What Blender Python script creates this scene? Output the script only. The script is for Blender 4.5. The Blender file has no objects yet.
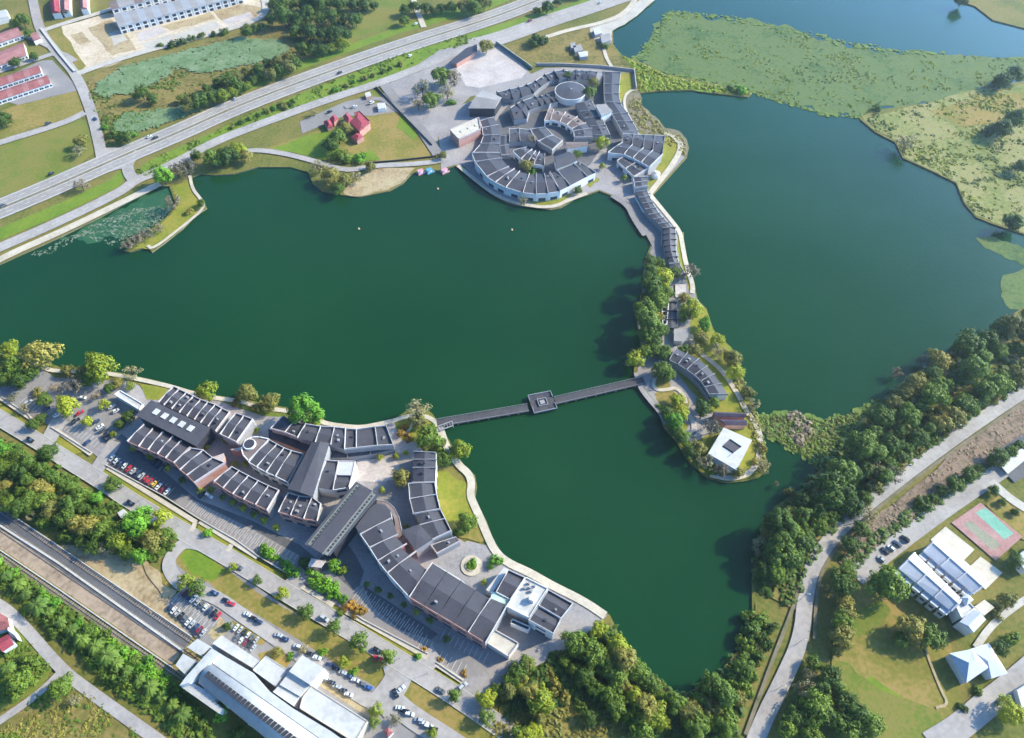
import bpy, bmesh, math, random
from mathutils import noise
from mathutils import Vector, Matrix
from mathutils.geometry import tessellate_polygon
random.seed(7)
S = bpy.context.scene
COL = S.collection
rad = math.radians

# ------------------------------------------------------------------ camera, sky, sun, exposure
FPX, PITCH, CAMH = 720.0, rad(54.0), 340.0
cam_d = bpy.data.cameras.new('camera'); cam = bpy.data.objects.new('camera', cam_d); COL.objects.link(cam)
cam.location = (0, 0, CAMH); cam.rotation_euler = (math.pi/2 - PITCH, 0, 0)
cam_d.sensor_width = 36; cam_d.lens = FPX/1024*36; cam_d.clip_start = 1; cam_d.clip_end = 20000
S.camera = cam
SUN_EL, SUN_VEC = rad(33), (0.945, 0.327)
W = bpy.data.worlds.new('World'); S.world = W; W.use_nodes = True
wn = W.node_tree.nodes; bg = wn['Background']
sky = wn.new('ShaderNodeTexSky'); sky.sky_type = 'NISHITA'; sky.sun_disc = False
sky.sun_elevation = SUN_EL; sky.sun_rotation = math.atan2(SUN_VEC[0], SUN_VEC[1]); sky.altitude = 200
sky.dust_density = 2.5; sky.air_density = 1.2; sky.ozone_density = 6.0
tint = wn.new('ShaderNodeMix'); tint.data_type = 'RGBA'; tint.blend_type = 'MULTIPLY'; tint.inputs[0].default_value = 1.0
tint.inputs[7].default_value = (0.56, 0.9, 1.16, 1)
W.node_tree.links.new(sky.outputs[0], tint.inputs[6])
# brighter hazy belt of sky low over the land, strongest on the sunny side
tcw = wn.new('ShaderNodeTexCoord'); sx = wn.new('ShaderNodeSeparateXYZ'); W.node_tree.links.new(tcw.outputs['Generated'], sx.inputs[0])
mr = wn.new('ShaderNodeMapRange'); mr.interpolation_type = 'SMOOTHSTEP'
for i_, v_ in ((1, .78), (2, .30), (3, 0.0), (4, 5.6)): mr.inputs[i_].default_value = v_
W.node_tree.links.new(sx.outputs[2], mr.inputs[0])
dt = wn.new('ShaderNodeVectorMath'); dt.operation = 'DOT_PRODUCT'; dt.inputs[1].default_value = (SUN_VEC[0], SUN_VEC[1], 0); W.node_tree.links.new(tcw.outputs['Generated'], dt.inputs[0])
m2 = wn.new('ShaderNodeMapRange')
for i_, v_ in ((1, -.6), (2, .7), (3, .12), (4, 1.0)): m2.inputs[i_].default_value = v_
W.node_tree.links.new(dt.outputs['Value'], m2.inputs[0])
mm = wn.new('ShaderNodeMath'); mm.operation = 'MULTIPLY_ADD'; mm.inputs[2].default_value = 1.0
W.node_tree.links.new(mr.outputs[0], mm.inputs[0]); W.node_tree.links.new(m2.outputs[0], mm.inputs[1])
vs = wn.new('ShaderNodeVectorMath'); vs.operation = 'SCALE'; W.node_tree.links.new(tint.outputs[2], vs.inputs[0]); W.node_tree.links.new(mm.outputs[0], vs.inputs['Scale'])
W.node_tree.links.new(vs.outputs[0], bg.inputs[0]); bg.inputs[1].default_value = 0.08
sd = bpy.data.lights.new('sun', 'SUN'); sd.energy = 5.0; sd.angle = rad(0.5); sd.color = (1.0, 0.855, 0.57)
so = bpy.data.objects.new('sun', sd); COL.objects.link(so); so.location = (0, 0, 300)
sv = Vector((SUN_VEC[0]*math.cos(SUN_EL), SUN_VEC[1]*math.cos(SUN_EL), math.sin(SUN_EL)))
so.rotation_euler = sv.to_track_quat('Z', 'Y').to_euler()
S.view_settings.view_transform = 'Standard'; S.view_settings.look = 'None'
S.view_settings.exposure = 0.62; S.view_settings.gamma = 1; S.view_settings.use_curve_mapping = False

# ------------------------------------------------------------------ measuring helpers
cp, sp = math.cos(PITCH), math.sin(PITCH)
def at(x, y, z=0.0):
    """ground point (at height z) that stands at photo pixel x, y"""
    u, v = (x-512)/FPX, (y-369)/FPX
    t = (z-CAMH)/(-sp - v*cp)
    return Vector((u*t, (cp - v*sp)*t, z))
def ppm(y): return cp*(y-369+FPX*math.tan(PITCH))/CAMH          # pixels per metre near row y
def P(s, z0=None):
    out = []
    for w in s.split():
        a, b = w.split(','); out.append((float(a), float(b)))
    return out
def Z(x0, y0, k, s): return [(x0+a/k, y0+b/k) for a, b in P(s)]
def lerp(a, b, t): return (a[0]+(b[0]-a[0])*t, a[1]+(b[1]-a[1])*t)
def resample(pts, n):
    L = [0]
    for a, b in zip(pts, pts[1:]): L.append(L[-1]+math.dist(a, b))
    out = []
    for i in range(n+1):
        d = L[-1]*i/n; k = 0
        while k < len(pts)-2 and L[k+1] < d: k += 1
        out.append(lerp(pts[k], pts[k+1], (d-L[k])/max(1e-9, L[k+1]-L[k])))
    return out
def inside(p, poly):
    x, y = p; c = False; j = len(poly)-1
    for i in range(len(poly)):
        xi, yi = poly[i]; xj, yj = poly[j]
        if (yi > y) != (yj > y) and x < (xj-xi)*(y-yi)/(yj-yi)+xi: c = not c
        j = i
    return c
ORD = 'first second third fourth fifth sixth seventh eighth ninth tenth eleventh twelfth thirteenth fourteenth fifteenth sixteenth seventeenth eighteenth nineteenth twentieth'.split()
def nth(i): return ORD[i] if i < 20 else '%d%s' % (i+1, {1:'st',2:'nd',3:'rd'}.get((i+1) % 10, 'th'))

# ------------------------------------------------------------------ materials
def nd(nt, t, **kw):
    n = nt.nodes.new(t)
    for k, v in kw.items(): setattr(n, k, v)
    return n
def mat(name, cols, scale=0.05, rough=0.85, detail=6, fine=None, bump=0.0, metal=0.0, spec=0.3, coords='pos', pos=None):
    """noise-blended Principled colour; cols is one colour or a ramp of colours"""
    m = bpy.data.materials.new(name); m.use_nodes = True; nt = m.node_tree
    b = nt.nodes['Principled BSDF']; b.inputs['Roughness'].default_value = rough
    b.inputs['Metallic'].default_value = metal; b.inputs['Specular IOR Level'].default_value = spec
    if isinstance(cols[0], (int, float)): cols = [tuple(c*f for c in cols) for f in (0.86, 1.0, 1.12)]
    src = (nd(nt, 'ShaderNodeNewGeometry').outputs['Position'] if coords == 'pos' else nd(nt, 'ShaderNodeTexCoord').outputs['Object'])
    n1 = nd(nt, 'ShaderNodeTexNoise'); n1.inputs['Scale'].default_value = scale; n1.inputs['Detail'].default_value = detail
    n1.inputs['Roughness'].default_value = 0.62
    nt.links.new(src, n1.inputs['Vector']); fac = n1.outputs[0]
    if fine:
        n2 = nd(nt, 'ShaderNodeTexNoise'); n2.inputs['Scale'].default_value = fine; n2.inputs['Detail'].default_value = 3
        nt.links.new(src, n2.inputs['Vector'])
        mx = nd(nt, 'ShaderNodeMix'); mx.inputs[0].default_value = 0.4
        nt.links.new(fac, mx.inputs[2]); nt.links.new(n2.outputs[0], mx.inputs[3]); fac = mx.outputs[0]
    r = nd(nt, 'ShaderNodeValToRGB'); e = r.color_ramp.elements
    while len(e) < len(cols): e.new(0.5)
    for i, c in enumerate(cols):
        e[i].position = (pos[i] if pos else 0.34+0.32*i/max(1, len(cols)-1)); e[i].color = (*c, 1)
    nt.links.new(fac, r.inputs[0]); nt.links.new(r.outputs[0], b.inputs['Base Color'])
    if bump:
        bp = nd(nt, 'ShaderNodeBump'); bp.inputs['Strength'].default_value = bump; bp.inputs['Distance'].default_value = 0.3
        nt.links.new(fac, bp.inputs['Height']); nt.links.new(bp.outputs[0], b.inputs['Normal'])
    return m
def leafmat(name, c, var=0.38, trans=0.16):
    m = bpy.data.materials.new(name); m.use_nodes = True; nt = m.node_tree; b = nt.nodes['Principled BSDF']
    b.inputs['Roughness'].default_value = 0.6; b.inputs['Specular IOR Level'].default_value = 0.25
    tc = nd(nt, 'ShaderNodeNewGeometry'); n1 = nd(nt, 'ShaderNodeTexNoise'); n1.inputs['Scale'].default_value = 0.33; n1.inputs['Detail'].default_value = 3
    nt.links.new(tc.outputs['Position'], n1.inputs['Vector'])
    oi = nd(nt, 'ShaderNodeObjectInfo')
    ad = nd(nt, 'ShaderNodeMath', operation='MULTIPLY_ADD'); ad.inputs[1].default_value = 0.45; nt.links.new(oi.outputs['Random'], ad.inputs[0])
    a2 = nd(nt, 'ShaderNodeMath', operation='MULTIPLY'); a2.inputs[1].default_value = 0.62; nt.links.new(n1.outputs[0], a2.inputs[0]); nt.links.new(a2.outputs[0], ad.inputs[2])
    a3 = nd(nt, 'ShaderNodeMath', operation='MULTIPLY_ADD'); a3.inputs[1].default_value = 0.22; nt.links.new(tc.outputs['Random Per Island'], a3.inputs[0]); nt.links.new(ad.outputs[0], a3.inputs[2])
    r = nd(nt, 'ShaderNodeValToRGB'); e = r.color_ramp.elements
    e[0].position = 0.3; e[0].color = (c[0]*(1-var)*0.85, c[1]*(1-var), c[2]*(1-var), 1)
    e[1].position = 0.95; e[1].color = (c[0]*(1+var*1.6), c[1]*(1+var*1.1), c[2]*(1+var*.4), 1)
    nt.links.new(a3.outputs[0], r.inputs[0]); nt.links.new(r.outputs[0], b.inputs['Base Color'])
    tr = nd(nt, 'ShaderNodeBsdfTranslucent'); nt.links.new(r.outputs[0], tr.inputs[0])
    mx = nd(nt, 'ShaderNodeMixShader'); mx.inputs[0].default_value = trans
    nt.links.new(b.outputs[0], mx.inputs[1]); nt.links.new(tr.outputs[0], mx.inputs[2]); nt.links.new(mx.outputs[0], nt.nodes['Material Output'].inputs[0])
    return m
def flat(name, c, rough=0.6, metal=0.0, spec=0.4): return mat(name, c, scale=0.6, rough=rough, metal=metal, spec=spec, detail=4)

M = {}
M['land'] = mat('wild grass', [(0.0735,0.0879,0.0154),(0.126,0.1367,0.0231),(0.21,0.166,0.0462),(0.105,0.1367,0.0193)], .022, .95, 9, .5, .3)
M['lawn'] = mat('mown grass', [(0.1224,0.1562,0.0157),(0.1938,0.21,0.0215),(0.2754,0.2344,0.0358),(0.3366,0.2539,0.0572)], .07, .95, 10, .5, pos=[.28,.46,.58,.72])
M['drylawn'] = mat('dry mown grass', [(0.1122,0.137,0.02),(0.1938,0.1749,0.0322),(0.306,0.2127,0.068),(0.1734,0.1796,0.0251)], .04, .95, 10, .5, pos=[.28,.46,.58,.74])
M['greengrass'] = mat('lush grass', [(0.105,0.1229,0.0231),(0.126,0.1701,0.0193),(0.21,0.1796,0.0424),(0.105,0.156,0.0154)], .035, .95, 9, .6, .3, pos=[.3,.45,.56,.7])
M['vividgrass'] = mat('fresh green verge', [(.075,.13,.012),(.12,.2,.016),(.17,.23,.02),(.22,.23,.04)], .05, .95, 9, .5, pos=[.28,.45,.58,.75])
M['scrubland'] = mat('scrubland', [(0.063,0.0733,0.0154),(0.1365,0.1221,0.027),(0.252,0.1855,0.0578),(0.1155,0.1269,0.0231)], .045, .95, 10, .35, .4)
M['brushred'] = mat('cleared brush', [(.07,.055,.03),(.17,.125,.085),(.28,.195,.145),(.13,.125,.045)], .09, .95, 10, .6, .4)
M['dirt'] = mat('bare earth', [(.22,.15,.08),(.34,.25,.14),(.45,.36,.22),(.2,.18,.07)], .06, .95, 9, .5)
M['sand'] = mat('pale building-site earth', [(.42,.33,.22),(.56,.46,.34),(.66,.56,.46)], .05, .95, 9, .4)
M['mud'] = mat('muddy bank', [(.11,.12,.05),(.19,.16,.1),(.25,.2,.15)], .09, .95, 8, .5)
M['asphalt'] = mat('weathered asphalt', [(.13,.122,.125),(.235,.217,.215),(.27,.25,.248),(.35,.325,.32)], .05, .9, 10, .5, pos=[.27,.42,.58,.72])
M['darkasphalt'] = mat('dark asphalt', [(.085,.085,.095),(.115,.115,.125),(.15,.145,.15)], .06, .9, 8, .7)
M['road'] = mat('pale road surface', [(.27,.245,.235),(.355,.325,.31),(.44,.4,.38)], .035, .9, 8, .5)
M['concrete'] = mat('concrete', [(.36,.33,.3),(.46,.42,.37),(.54,.5,.44)], .08, .9, 8, .6)
M['paver'] = mat('plaza paving', [(.2,.187,.19),(.29,.268,.27),(.33,.3,.3),(.4,.365,.35)], .055, .9, 8, .7)
M['palepaver'] = mat('pale plaza paving', [(.36,.31,.3),(.48,.42,.4),(.58,.52,.5)], .1, .9, 8, .7)
M['path'] = mat('cream path', [(.4,.345,.27),(.51,.44,.35),(.6,.53,.43)], .1, .9, 7, .6)
M['ballast'] = mat('track ballast', [(.17,.125,.085),(.29,.215,.155),(.4,.3,.22),(.22,.17,.11)], .07, .95, 10, .5, .3)
M['kerb'] = flat('kerb stone', (.5,.47,.43), .9)
M['paint'] = flat('road paint', (.72,.7,.66), .8)
M['red_court'] = mat('worn red court', [(.3,.16,.15),(.38,.21,.2),(.45,.3,.27)], .15, .9, 8, .8)
M['green_court'] = mat('green court', [(.14,.34,.25),(.19,.41,.31),(.28,.47,.38)], .15, .9, 8, .8)
M['old_court'] = mat('faded court', [(.2,.22,.16),(.26,.28,.2),(.36,.28,.23)], .2, .9, 8, .8)
M['roof'] = mat('slate grey metal roof', [(.045,.044,.056),(.072,.068,.08),(.08,.076,.088),(.115,.108,.118)], .11, .55, 10, .8, pos=[.28,.44,.56,.74])
M['roof2'] = mat('dark grey metal roof', [(.042,.041,.055),(.058,.056,.07),(.075,.07,.085)], .12, .55, 7, 1.2)
M['roofbrown'] = mat('brown grey roof', [(.14,.105,.1),(.19,.145,.135),(.24,.18,.165)], .12, .7, 7, 1.2)
M['rooflight'] = mat('pale grey roof', [(.24,.225,.22),(.3,.28,.275),(.36,.33,.32)], .12, .6, 7, 1.0)
M['roofpurple'] = mat('dark purple roof', [(.05,.035,.06),(.07,.05,.08),(.1,.075,.1)], .2, .6, 6, 1.0)
M['roofwhite'] = mat('white flat roof', [(.4,.39,.375),(.52,.505,.49),(.58,.565,.55)], .09, .6, 8, .5)
M['roofcream'] = mat('cream flat roof', [(.44,.39,.32),(.54,.48,.4),(.6,.55,.47)], .1, .8, 8, .6)
M['metalwhite'] = mat('white metal sheeting', [(.4,.405,.41),(.5,.5,.5),(.56,.555,.55)], .05, .45, 6, .4)
M['roofblue'] = mat('pale blue grey tiles', [(.42,.45,.52),(.5,.53,.6),(.57,.6,.66)], .2, .6, 6, 1.4)
M['redroof'] = mat('red clay tiles', [(.2,.07,.07),(.29,.1,.095),(.36,.15,.14)], .3, .8, 8, 1.5)
M['pinkroof'] = mat('weathered pink tiles', [(.26,.11,.11),(.34,.155,.15),(.42,.23,.22)], .2, .8, 8, 1.2)
M['deepred'] = mat('maroon tiles', [(.22,.035,.05),(.3,.05,.07),(.36,.08,.1)], .3, .8, 7, 1.5)
M['white'] = mat('white render', [(.66,.64,.62),(.74,.72,.7),(.78,.76,.74)], .2, .8, 6, 1.0)
M['parapet'] = mat('pale pink coping', [(.42,.36,.36),(.52,.45,.44),(.6,.54,.52)], .15, .85, 6, 1.0)
M['coping'] = mat('off white coping', [(.4,.375,.37),(.48,.45,.445),(.54,.51,.5)], .15, .85, 6, 1.0)
M['brick'] = mat('pink brick', [(.4,.19,.155),(.5,.265,.215),(.57,.34,.285)], .2, .85, 7, 1.2)
M['grey'] = flat('grey render', (.3,.29,.3), .8)
M['dark'] = flat('dark metal', (.04,.04,.05), .5)
M['wood'] = mat('weathered decking', [(.05,.046,.055),(.075,.068,.075),(.1,.09,.095)], .3, .85, 7, 2)
M['glass'] = flat('window glass', (.04,.06,.09), .08, 0, .6)
M['glassgreen'] = flat('pale green glazing', (.5,.62,.56), .25, 0, .5)
M['slatgreen'] = flat('grey green slats', (.2,.215,.195), .6)
M['bark'] = mat('bark', (.12,.09,.065), 1.5, .95)
M['steel'] = flat('galvanised steel', (.42,.43,.45), .45, .6)
M['tyre'] = flat('black rubber', (.02,.02,.02), .9)
LEAF = dict(dark=(.075,.13,.018), mid=(.115,.185,.024), bright=(.25,.3,.024), vivid=(.13,.3,.024), olive=(.225,.215,.05), pale=(.27,.25,.14), grey=(.22,.185,.14), rust=(.36,.22,.04), palm=(.125,.205,.036))
for k, c in LEAF.items(): M['leaf_'+k] = leafmat('leaves '+k, c)
WHY = {}

# ------------------------------------------------------------------ mesh helpers
class MB:
    def __init__(s): s.v = []; s.f = []; s.m = []
    def poly(s, pts, mi=0):
        i = len(s.v); s.v += [tuple(p) for p in pts]; s.f.append(tuple(range(i, i+len(pts)))); s.m.append(mi)
    def prism(s, ring, z0, z1, mi=0, side=None, bottom=True):
        """ring: list of (x,y); caps and sides"""
        n = len(ring)
        if sum(ring[i][0]*ring[(i+1) % n][1]-ring[(i+1) % n][0]*ring[i][1] for i in range(n)) < 0: ring = ring[::-1]
        i = len(s.v)
        z0s = z0 if isinstance(z0, (list, tuple)) else [z0]*n; z1s = z1 if isinstance(z1, (list, tuple)) else [z1]*n
        s.v += [(p[0], p[1], z) for p, z in zip(ring, z0s)] + [(p[0], p[1], z) for p, z in zip(ring, z1s)]
        s.f.append(tuple(range(i+n, i+2*n))); s.m.append(mi)
        if bottom: s.f.append(tuple(range(i+n-1, i-1, -1))); s.m.append(mi)
        sm = mi if side is None else side
        for k in range(n):
            s.f.append((i+k, i+(k+1) % n, i+n+(k+1) % n, i+n+k)); s.m.append(sm)
    def bar(s, a, b, w, z0, z1, mi=0, ext=0.0):
        a, b = Vector(a[:2]), Vector(b[:2]); d = b-a
        if d.length < 1e-4: return
        d.normalize(); n = Vector((-d.y, d.x))*w/2; a = a-d*ext; b = b+d*ext
        s.prism([a-n, b-n, b+n, a+n], z0, z1, mi)
    def box(s, c, sx, sy, z0, z1, rot=0, mi=0):
        cr, sr = math.cos(rot), math.sin(rot)
        s.prism([(c[0]+x*cr-y*sr, c[1]+x*sr+y*cr) for x, y in ((-sx/2,-sy/2),(sx/2,-sy/2),(sx/2,sy/2),(-sx/2,sy/2))], z0, z1, mi)
    def disc(s, c, r, z0, z1, n=24, mi=0, r1=None):
        r1 = r if r1 is None else r1
        i = len(s.v)
        for k in range(n):
            a = 2*math.pi*k/n; s.v.append((c[0]+r*math.cos(a), c[1]+r*math.sin(a), z0))
        for k in range(n):
            a = 2*math.pi*k/n; s.v.append((c[0]+r1*math.cos(a), c[1]+r1*math.sin(a), z1))
        s.f.append(tuple(range(i+n, i+2*n))); s.m.append(mi); s.f.append(tuple(range(i+n-1, i-1, -1))); s.m.append(mi)
        for k in range(n): s.f.append((i+k, i+(k+1) % n, i+n+(k+1) % n, i+n+k)); s.m.append(mi)
    def tube(s, pts, radii, n=7, mi=0):
        rings = []
        for k, p in enumerate(pts):
            p = Vector(p); d = (Vector(pts[min(k+1, len(pts)-1)])-Vector(pts[max(k-1, 0)])).normalized()
            x = d.orthogonal().normalized(); y = d.cross(x); i = len(s.v)
            for j in range(n):
                a = 2*math.pi*j/n; s.v.append(tuple(p+(x*math.cos(a)+y*math.sin(a))*radii[k]))
            rings.append(i)
        for a, b in zip(rings, rings[1:]):
            for j in range(n): s.f.append((a+j, a+(j+1) % n, b+(j+1) % n, b+j)); s.m.append(mi)
        s.f.append(tuple(rings[0]+j for j in range(n-1, -1, -1))); s.m.append(mi)
        s.f.append(tuple(rings[-1]+j for j in range(n))); s.m.append(mi)
    def mesh(s, name, mats, off=(0, 0, 0), smooth=False):
        me = bpy.data.meshes.new(name)
        me.from_pydata([(a-off[0], b-off[1], c-off[2]) for a, b, c in s.v], [], s.f)
        for m in (mats if isinstance(mats, list) else [mats]): me.materials.append(m)
        me.polygons.foreach_set('material_index', s.m)
        if smooth: me.polygons.foreach_set('use_smooth', [True]*len(s.f))
        me.update(); return me
    def build(s, name, mats, parent=None, smooth=False, loc=None):
        off = parent.get('_o', (0, 0, 0)) if parent else (loc or (0, 0, 0))
        o = bpy.data.objects.new(name, s.mesh(name, mats, off, smooth)); COL.objects.link(o)
        if parent: o.parent = parent; o['_o'] = tuple(off)
        else: o.location = off; o['_o'] = tuple(off)
        return o
def tag(o, label=None, cat=None, group=None, kind=None):
    if label: o['label'] = label
    if cat: o['category'] = cat
    if group: o['group'] = group
    if kind: o['kind'] = kind
    return o
def thing(name, label, cat, loc, group=None, rz=0):
    o = bpy.data.objects.new(name, None); COL.objects.link(o); o.location = loc; o.rotation_euler = (0, 0, rz)
    o.empty_display_size = 1; o['_o'] = tuple(loc); return tag(o, label, cat, group)
def dup(root, loc, rz=0, sc=None, mats=None, label=None, cat=None, group=None):
    r = root.copy(); COL.objects.link(r); r.location = loc; r.rotation_euler = (0, 0, rz)
    if sc: r.scale = sc if isinstance(sc, tuple) else (sc,)*3
    tag(r, label, cat, group)
    def kids(a, b):
        for ch in a.children:
            c = ch.copy(); COL.objects.link(c); c.parent = b
            if mats and ch.name.split('.')[0] in mats:
                c.material_slots[0].link = 'OBJECT'; c.material_slots[0].material = mats[ch.name.split('.')[0]]
            kids(ch, c)
    kids(root, r); return r
def ragged(px, amp, seed, it=2):
    rnd = random.Random(seed)
    for _ in range(it):
        q = []
        for a, b in zip(px, px[1:]+px[:1]):
            m_ = lerp(a, b, .5); L = math.dist(a, b); q += [a, (m_[0]+rnd.uniform(-1, 1)*amp*min(1, L/20), m_[1]+rnd.uniform(-1, 1)*amp*.6*min(1, L/20))]
        px = q
    return px
LAYER = [0.0]
NATURAL = {'field', 'marsh', 'dry_field', 'rough_grass', 'grass_bank', 'reed_bank', 'meadow', 'earth', 'brush', 'woodland_floor', 'forest_floor', 'sandy_shore', 'garden', 'building_site_ground', 'lotus_pond', 'rubble_ground', 'island_lawn', 'peninsula_grass'}
def lay():
    LAYER[0] += 0.005; return 0.03+LAYER[0]
def sheet(name, px, m, z=None, kind='structure', label=None, cat=None):
    z = lay() if z is None else z
    if name in NATURAL: px = ragged(list(px), 2.2, len(px)+int(z*1000), 2)
    pts = [at(x, y, 0) for x, y in px]
    b = MB(); tri = tessellate_polygon([pts])
    b.v = [(p.x, p.y, z) for p in pts]
    for t in tri:
        a, c, d = (pts[i] for i in t)
        t = t if (c-a).cross(d-a).z > 0 else (t[0], t[2], t[1])
        b.f.append(tuple(t)); b.m.append(0)
    o = b.build(name, M[m]); tag(o, label, cat, None, kind); return o
def offset_path(c, w):
    L, R = [], []
    for i, p in enumerate(c):
        d0 = (c[i]-c[i-1]).normalized() if i else (c[1]-c[0]).normalized()
        d1 = (c[i+1]-c[i]).normalized() if i < len(c)-1 else d0
        d = (d0+d1).normalized(); n = Vector((-d.y, d.x)); k = w/2/max(.4, n.dot(Vector((-d0.y, d0.x))))
        L.append(p+n*k); R.append(p-n*k)
    return L, R
def smooth_px(px, it=2):
    for _ in range(it):
        q = [px[0]]
        for a, b in zip(px, px[1:]): q += [lerp(a, b, .25), lerp(a, b, .75)]
        px = q+[px[-1]]
    return px
def road(name, px, w, m, z=None, kerb=0.0, smooth=True, shift=0.0):
    z = lay() if z is None else z
    if smooth and len(px) > 2: px = smooth_px(px)
    c = [at(x, y, 0).to_2d() for x, y in px]
    if shift: c = offset_path(c, shift*2)[0]
    L, R = offset_path(c, w); b = MB()
    for i in range(len(c)-1): b.poly([(*R[i], z), (*R[i+1], z), (*L[i+1], z), (*L[i], z)])
    o = tag(b.build(name, M[m]), kind='structure')
    if kerb:
        k = MB(); LL, RR = offset_path(c, w+.3)
        for side in (LL, RR):
            for i in range(len(c)-1): k.bar(side[i], side[i+1], .3, 0, z+kerb)
        tag(k.build('kerb', M['kerb']), kind='structure')
    return c
MARK = MB(); WEAR = MB()
def dashes(c, off, w=.3, dash=4, gap=6, z=0.62, MARK=MARK):
    L = offset_path(c, 2*off)[0] if off > 0 else (offset_path(c, -2*off)[1] if off < 0 else c)
    for a, b in zip(L, L[1:]):
        d = (b-a).length; n = max(1, int(round(d/(dash+gap))))
        if gap == 0: segs = [(0, 1)]
        else: segs = [(k/n, (k+dash/(dash+gap))/n) for k in range(n)]
        for s0, s1 in segs:
            p, q = a.lerp(b, s0), a.lerp(b, s1); t = (q-p).normalized(); nn = Vector((-t.y, t.x))*w/2
            MARK.poly([(*(p-nn), z), (*(q-nn), z), (*(q+nn), z), (*(p+nn), z)])
def stalls(px0, px1, depth, side=1, w=2.5, z=0.62):
    a, b = at(*px0).to_2d(), at(*px1).to_2d(); d = (b-a); n = int(d.length/w); d.normalize(); nn = Vector((-d.y, d.x))*side
    for i in range(n+1):
        p = a+d*i*w; q = p+nn*depth; t = d*.09
        MARK.poly([(*(p-t), z), (*(p+t), z), (*(q+t), z), (*(q-t), z)] if side < 0 else [(*(p+t), z), (*(p-t), z), (*(q-t), z), (*(q+t), z)])

# ------------------------------------------------------------------ land and water
LAKE = P('''-90,300 0,264 60,237 100,217 122,205 140,196 159,186 169,186 176,205 166,217 147,232 130,245 124,251 130,252 147,247 152,252 163,244 182,229
195,216 207,208 203,200 197,196 190,186 192,177 200,174 215,175 233,174 258,167 290,167 308,172 313,184 322,191 343,195 360,197 389,191 403,183 411,174 420,171 441,170 455,166
464,167 477,182 494,195 505,202 515,205 535,207 551,210 560,208 575,199 587,195 599,191 615,197 629,204 634,217 645,234 651,245 646,256 643,272 643,286 638,305 637,323 640,340 640,353
634,366 634,375 642,392 650,403 659,413 664,427 677,442 685,456 692,465 708,478 727,483 746,481 758,478 767,470 765,450 761,431 757,416 746,392 740,362 731,347 716,333 707,320
707,309 698,300 695,288 688,266 683,243 681,231 669,216 652,196 687,157 689,148 687,140 679,131 665,128 659,120 651,114 642,106 640,93 660,91 690,90 720,94 748,97
752,93 745,89 700,81 665,74 643,63 622,55 613,44 613,30 628,20 651,3 668,-20 700,-70 960,-70 950,-20 955,0 975,6 993,20 1024,28 1110,50 1180,70
1180,75 1024,81 976,89 952,98 920,104 875,110 862,116 860,119 875,132 895,142 903,158 936,173 956,183 964,203 976,217 993,224 1024,234 1100,255 1200,290
1100,295 1024,307 1000,322 960,345 935,362 905,380 882,400 850,430 825,465 800,490 775,506 765,522 756,550 752,580 752,610 745,640 722,670 700,686 676,697 663,680 643,671 628,656 621,638
610,615 587,599 556,584 532,571 512,561 500,551 492,536 487,522 480,509 475,498 477,486 475,475 466,467 458,457 450,441 440,425 432,413 422,406 408,410 395,418 380,422 362,426 347,425
327,421 316,415 300,411 285,407 262,403 245,399 213,395 190,390 170,384 150,379 118,372 90,368 60,367 45,361 22,353 0,347 -90,325''')
hole = [at(x, y, 0) for x, y in LAKE]
outer = [Vector((-3500, -900, 0)), Vector((3500, -900, 0)), Vector((3500, 6000, 0)), Vector((-3500, 6000, 0))]
allp = outer+hole; b = MB(); b.v = [tuple(p) for p in allp]
for t in tessellate_polygon([outer, hole]):
    a, c, d = (allp[i] for i in t)
    b.f.append(tuple(t) if (c-a).cross(d-a).z > 0 else (t[0], t[2], t[1])); b.m.append(0)
n = len(hole)
sgn = sum(hole[i].x*hole[(i+1) % n].y-hole[(i+1) % n].x*hole[i].y for i in range(n))
i0 = len(b.v); b.v += [(p.x, p.y, -2.5) for p in hole]
for i in range(n):
    j = (i+1) % n; f = (4+i, 4+j, i0+j, i0+i)
    b.f.append(f if sgn < 0 else f[::-1]); b.m.append(1)
tag(b.build('ground', [M['land'], M['mud']]), kind='structure')
# lake water: turbid green body under a glossy, faintly rippled surface
mw = bpy.data.materials.new('lake water'); mw.use_nodes = True; nt = mw.node_tree; bs = nt.nodes['Principled BSDF']
bs.inputs['Roughness'].default_value = 0.12; bs.inputs['IOR'].default_value = 1.33; bs.inputs['Specular IOR Level'].default_value = 0.5
g = nd(nt, 'ShaderNodeNewGeometry'); n1 = nd(nt, 'ShaderNodeTexNoise'); n1.inputs['Scale'].default_value = .008; n1.inputs['Detail'].default_value = 4
nt.links.new(g.outputs['Position'], n1.inputs['Vector'])
r = nd(nt, 'ShaderNodeValToRGB'); e = r.color_ramp.elements; e[0].position = .3; e[0].color = (.0035, .0375, .0115, 1); e[1].position = .7; e[1].color = (.008, .05, .016, 1)
nt.links.new(n1.outputs[0], r.inputs[0]); nt.links.new(r.outputs[0], bs.inputs['Base Color'])
mpw = nd(nt, 'ShaderNodeMapping'); mpw.inputs['Scale'].default_value = (.35, 1.4, 1); mpw.inputs['Rotation'].default_value = (0, 0, .5); nt.links.new(g.outputs['Position'], mpw.inputs[0])
n3 = nd(nt, 'ShaderNodeTexNoise'); n3.inputs['Scale'].default_value = .012; n3.inputs['Detail'].default_value = 5; nt.links.new(mpw.outputs[0], n3.inputs['Vector'])
mr3 = nd(nt, 'ShaderNodeMapRange'); mr3.inputs[1].default_value = .35; mr3.inputs[2].default_value = .65; mr3.inputs[3].default_value = .07; mr3.inputs[4].default_value = .24
nt.links.new(n3.outputs[0], mr3.inputs[0]); nt.links.new(mr3.outputs[0], bs.inputs['Roughness'])
n2 = nd(nt, 'ShaderNodeTexNoise'); n2.inputs['Scale'].default_value = .45; n2.inputs['Detail'].default_value = 4; nt.links.new(g.outputs['Position'], n2.inputs['Vector'])
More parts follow.
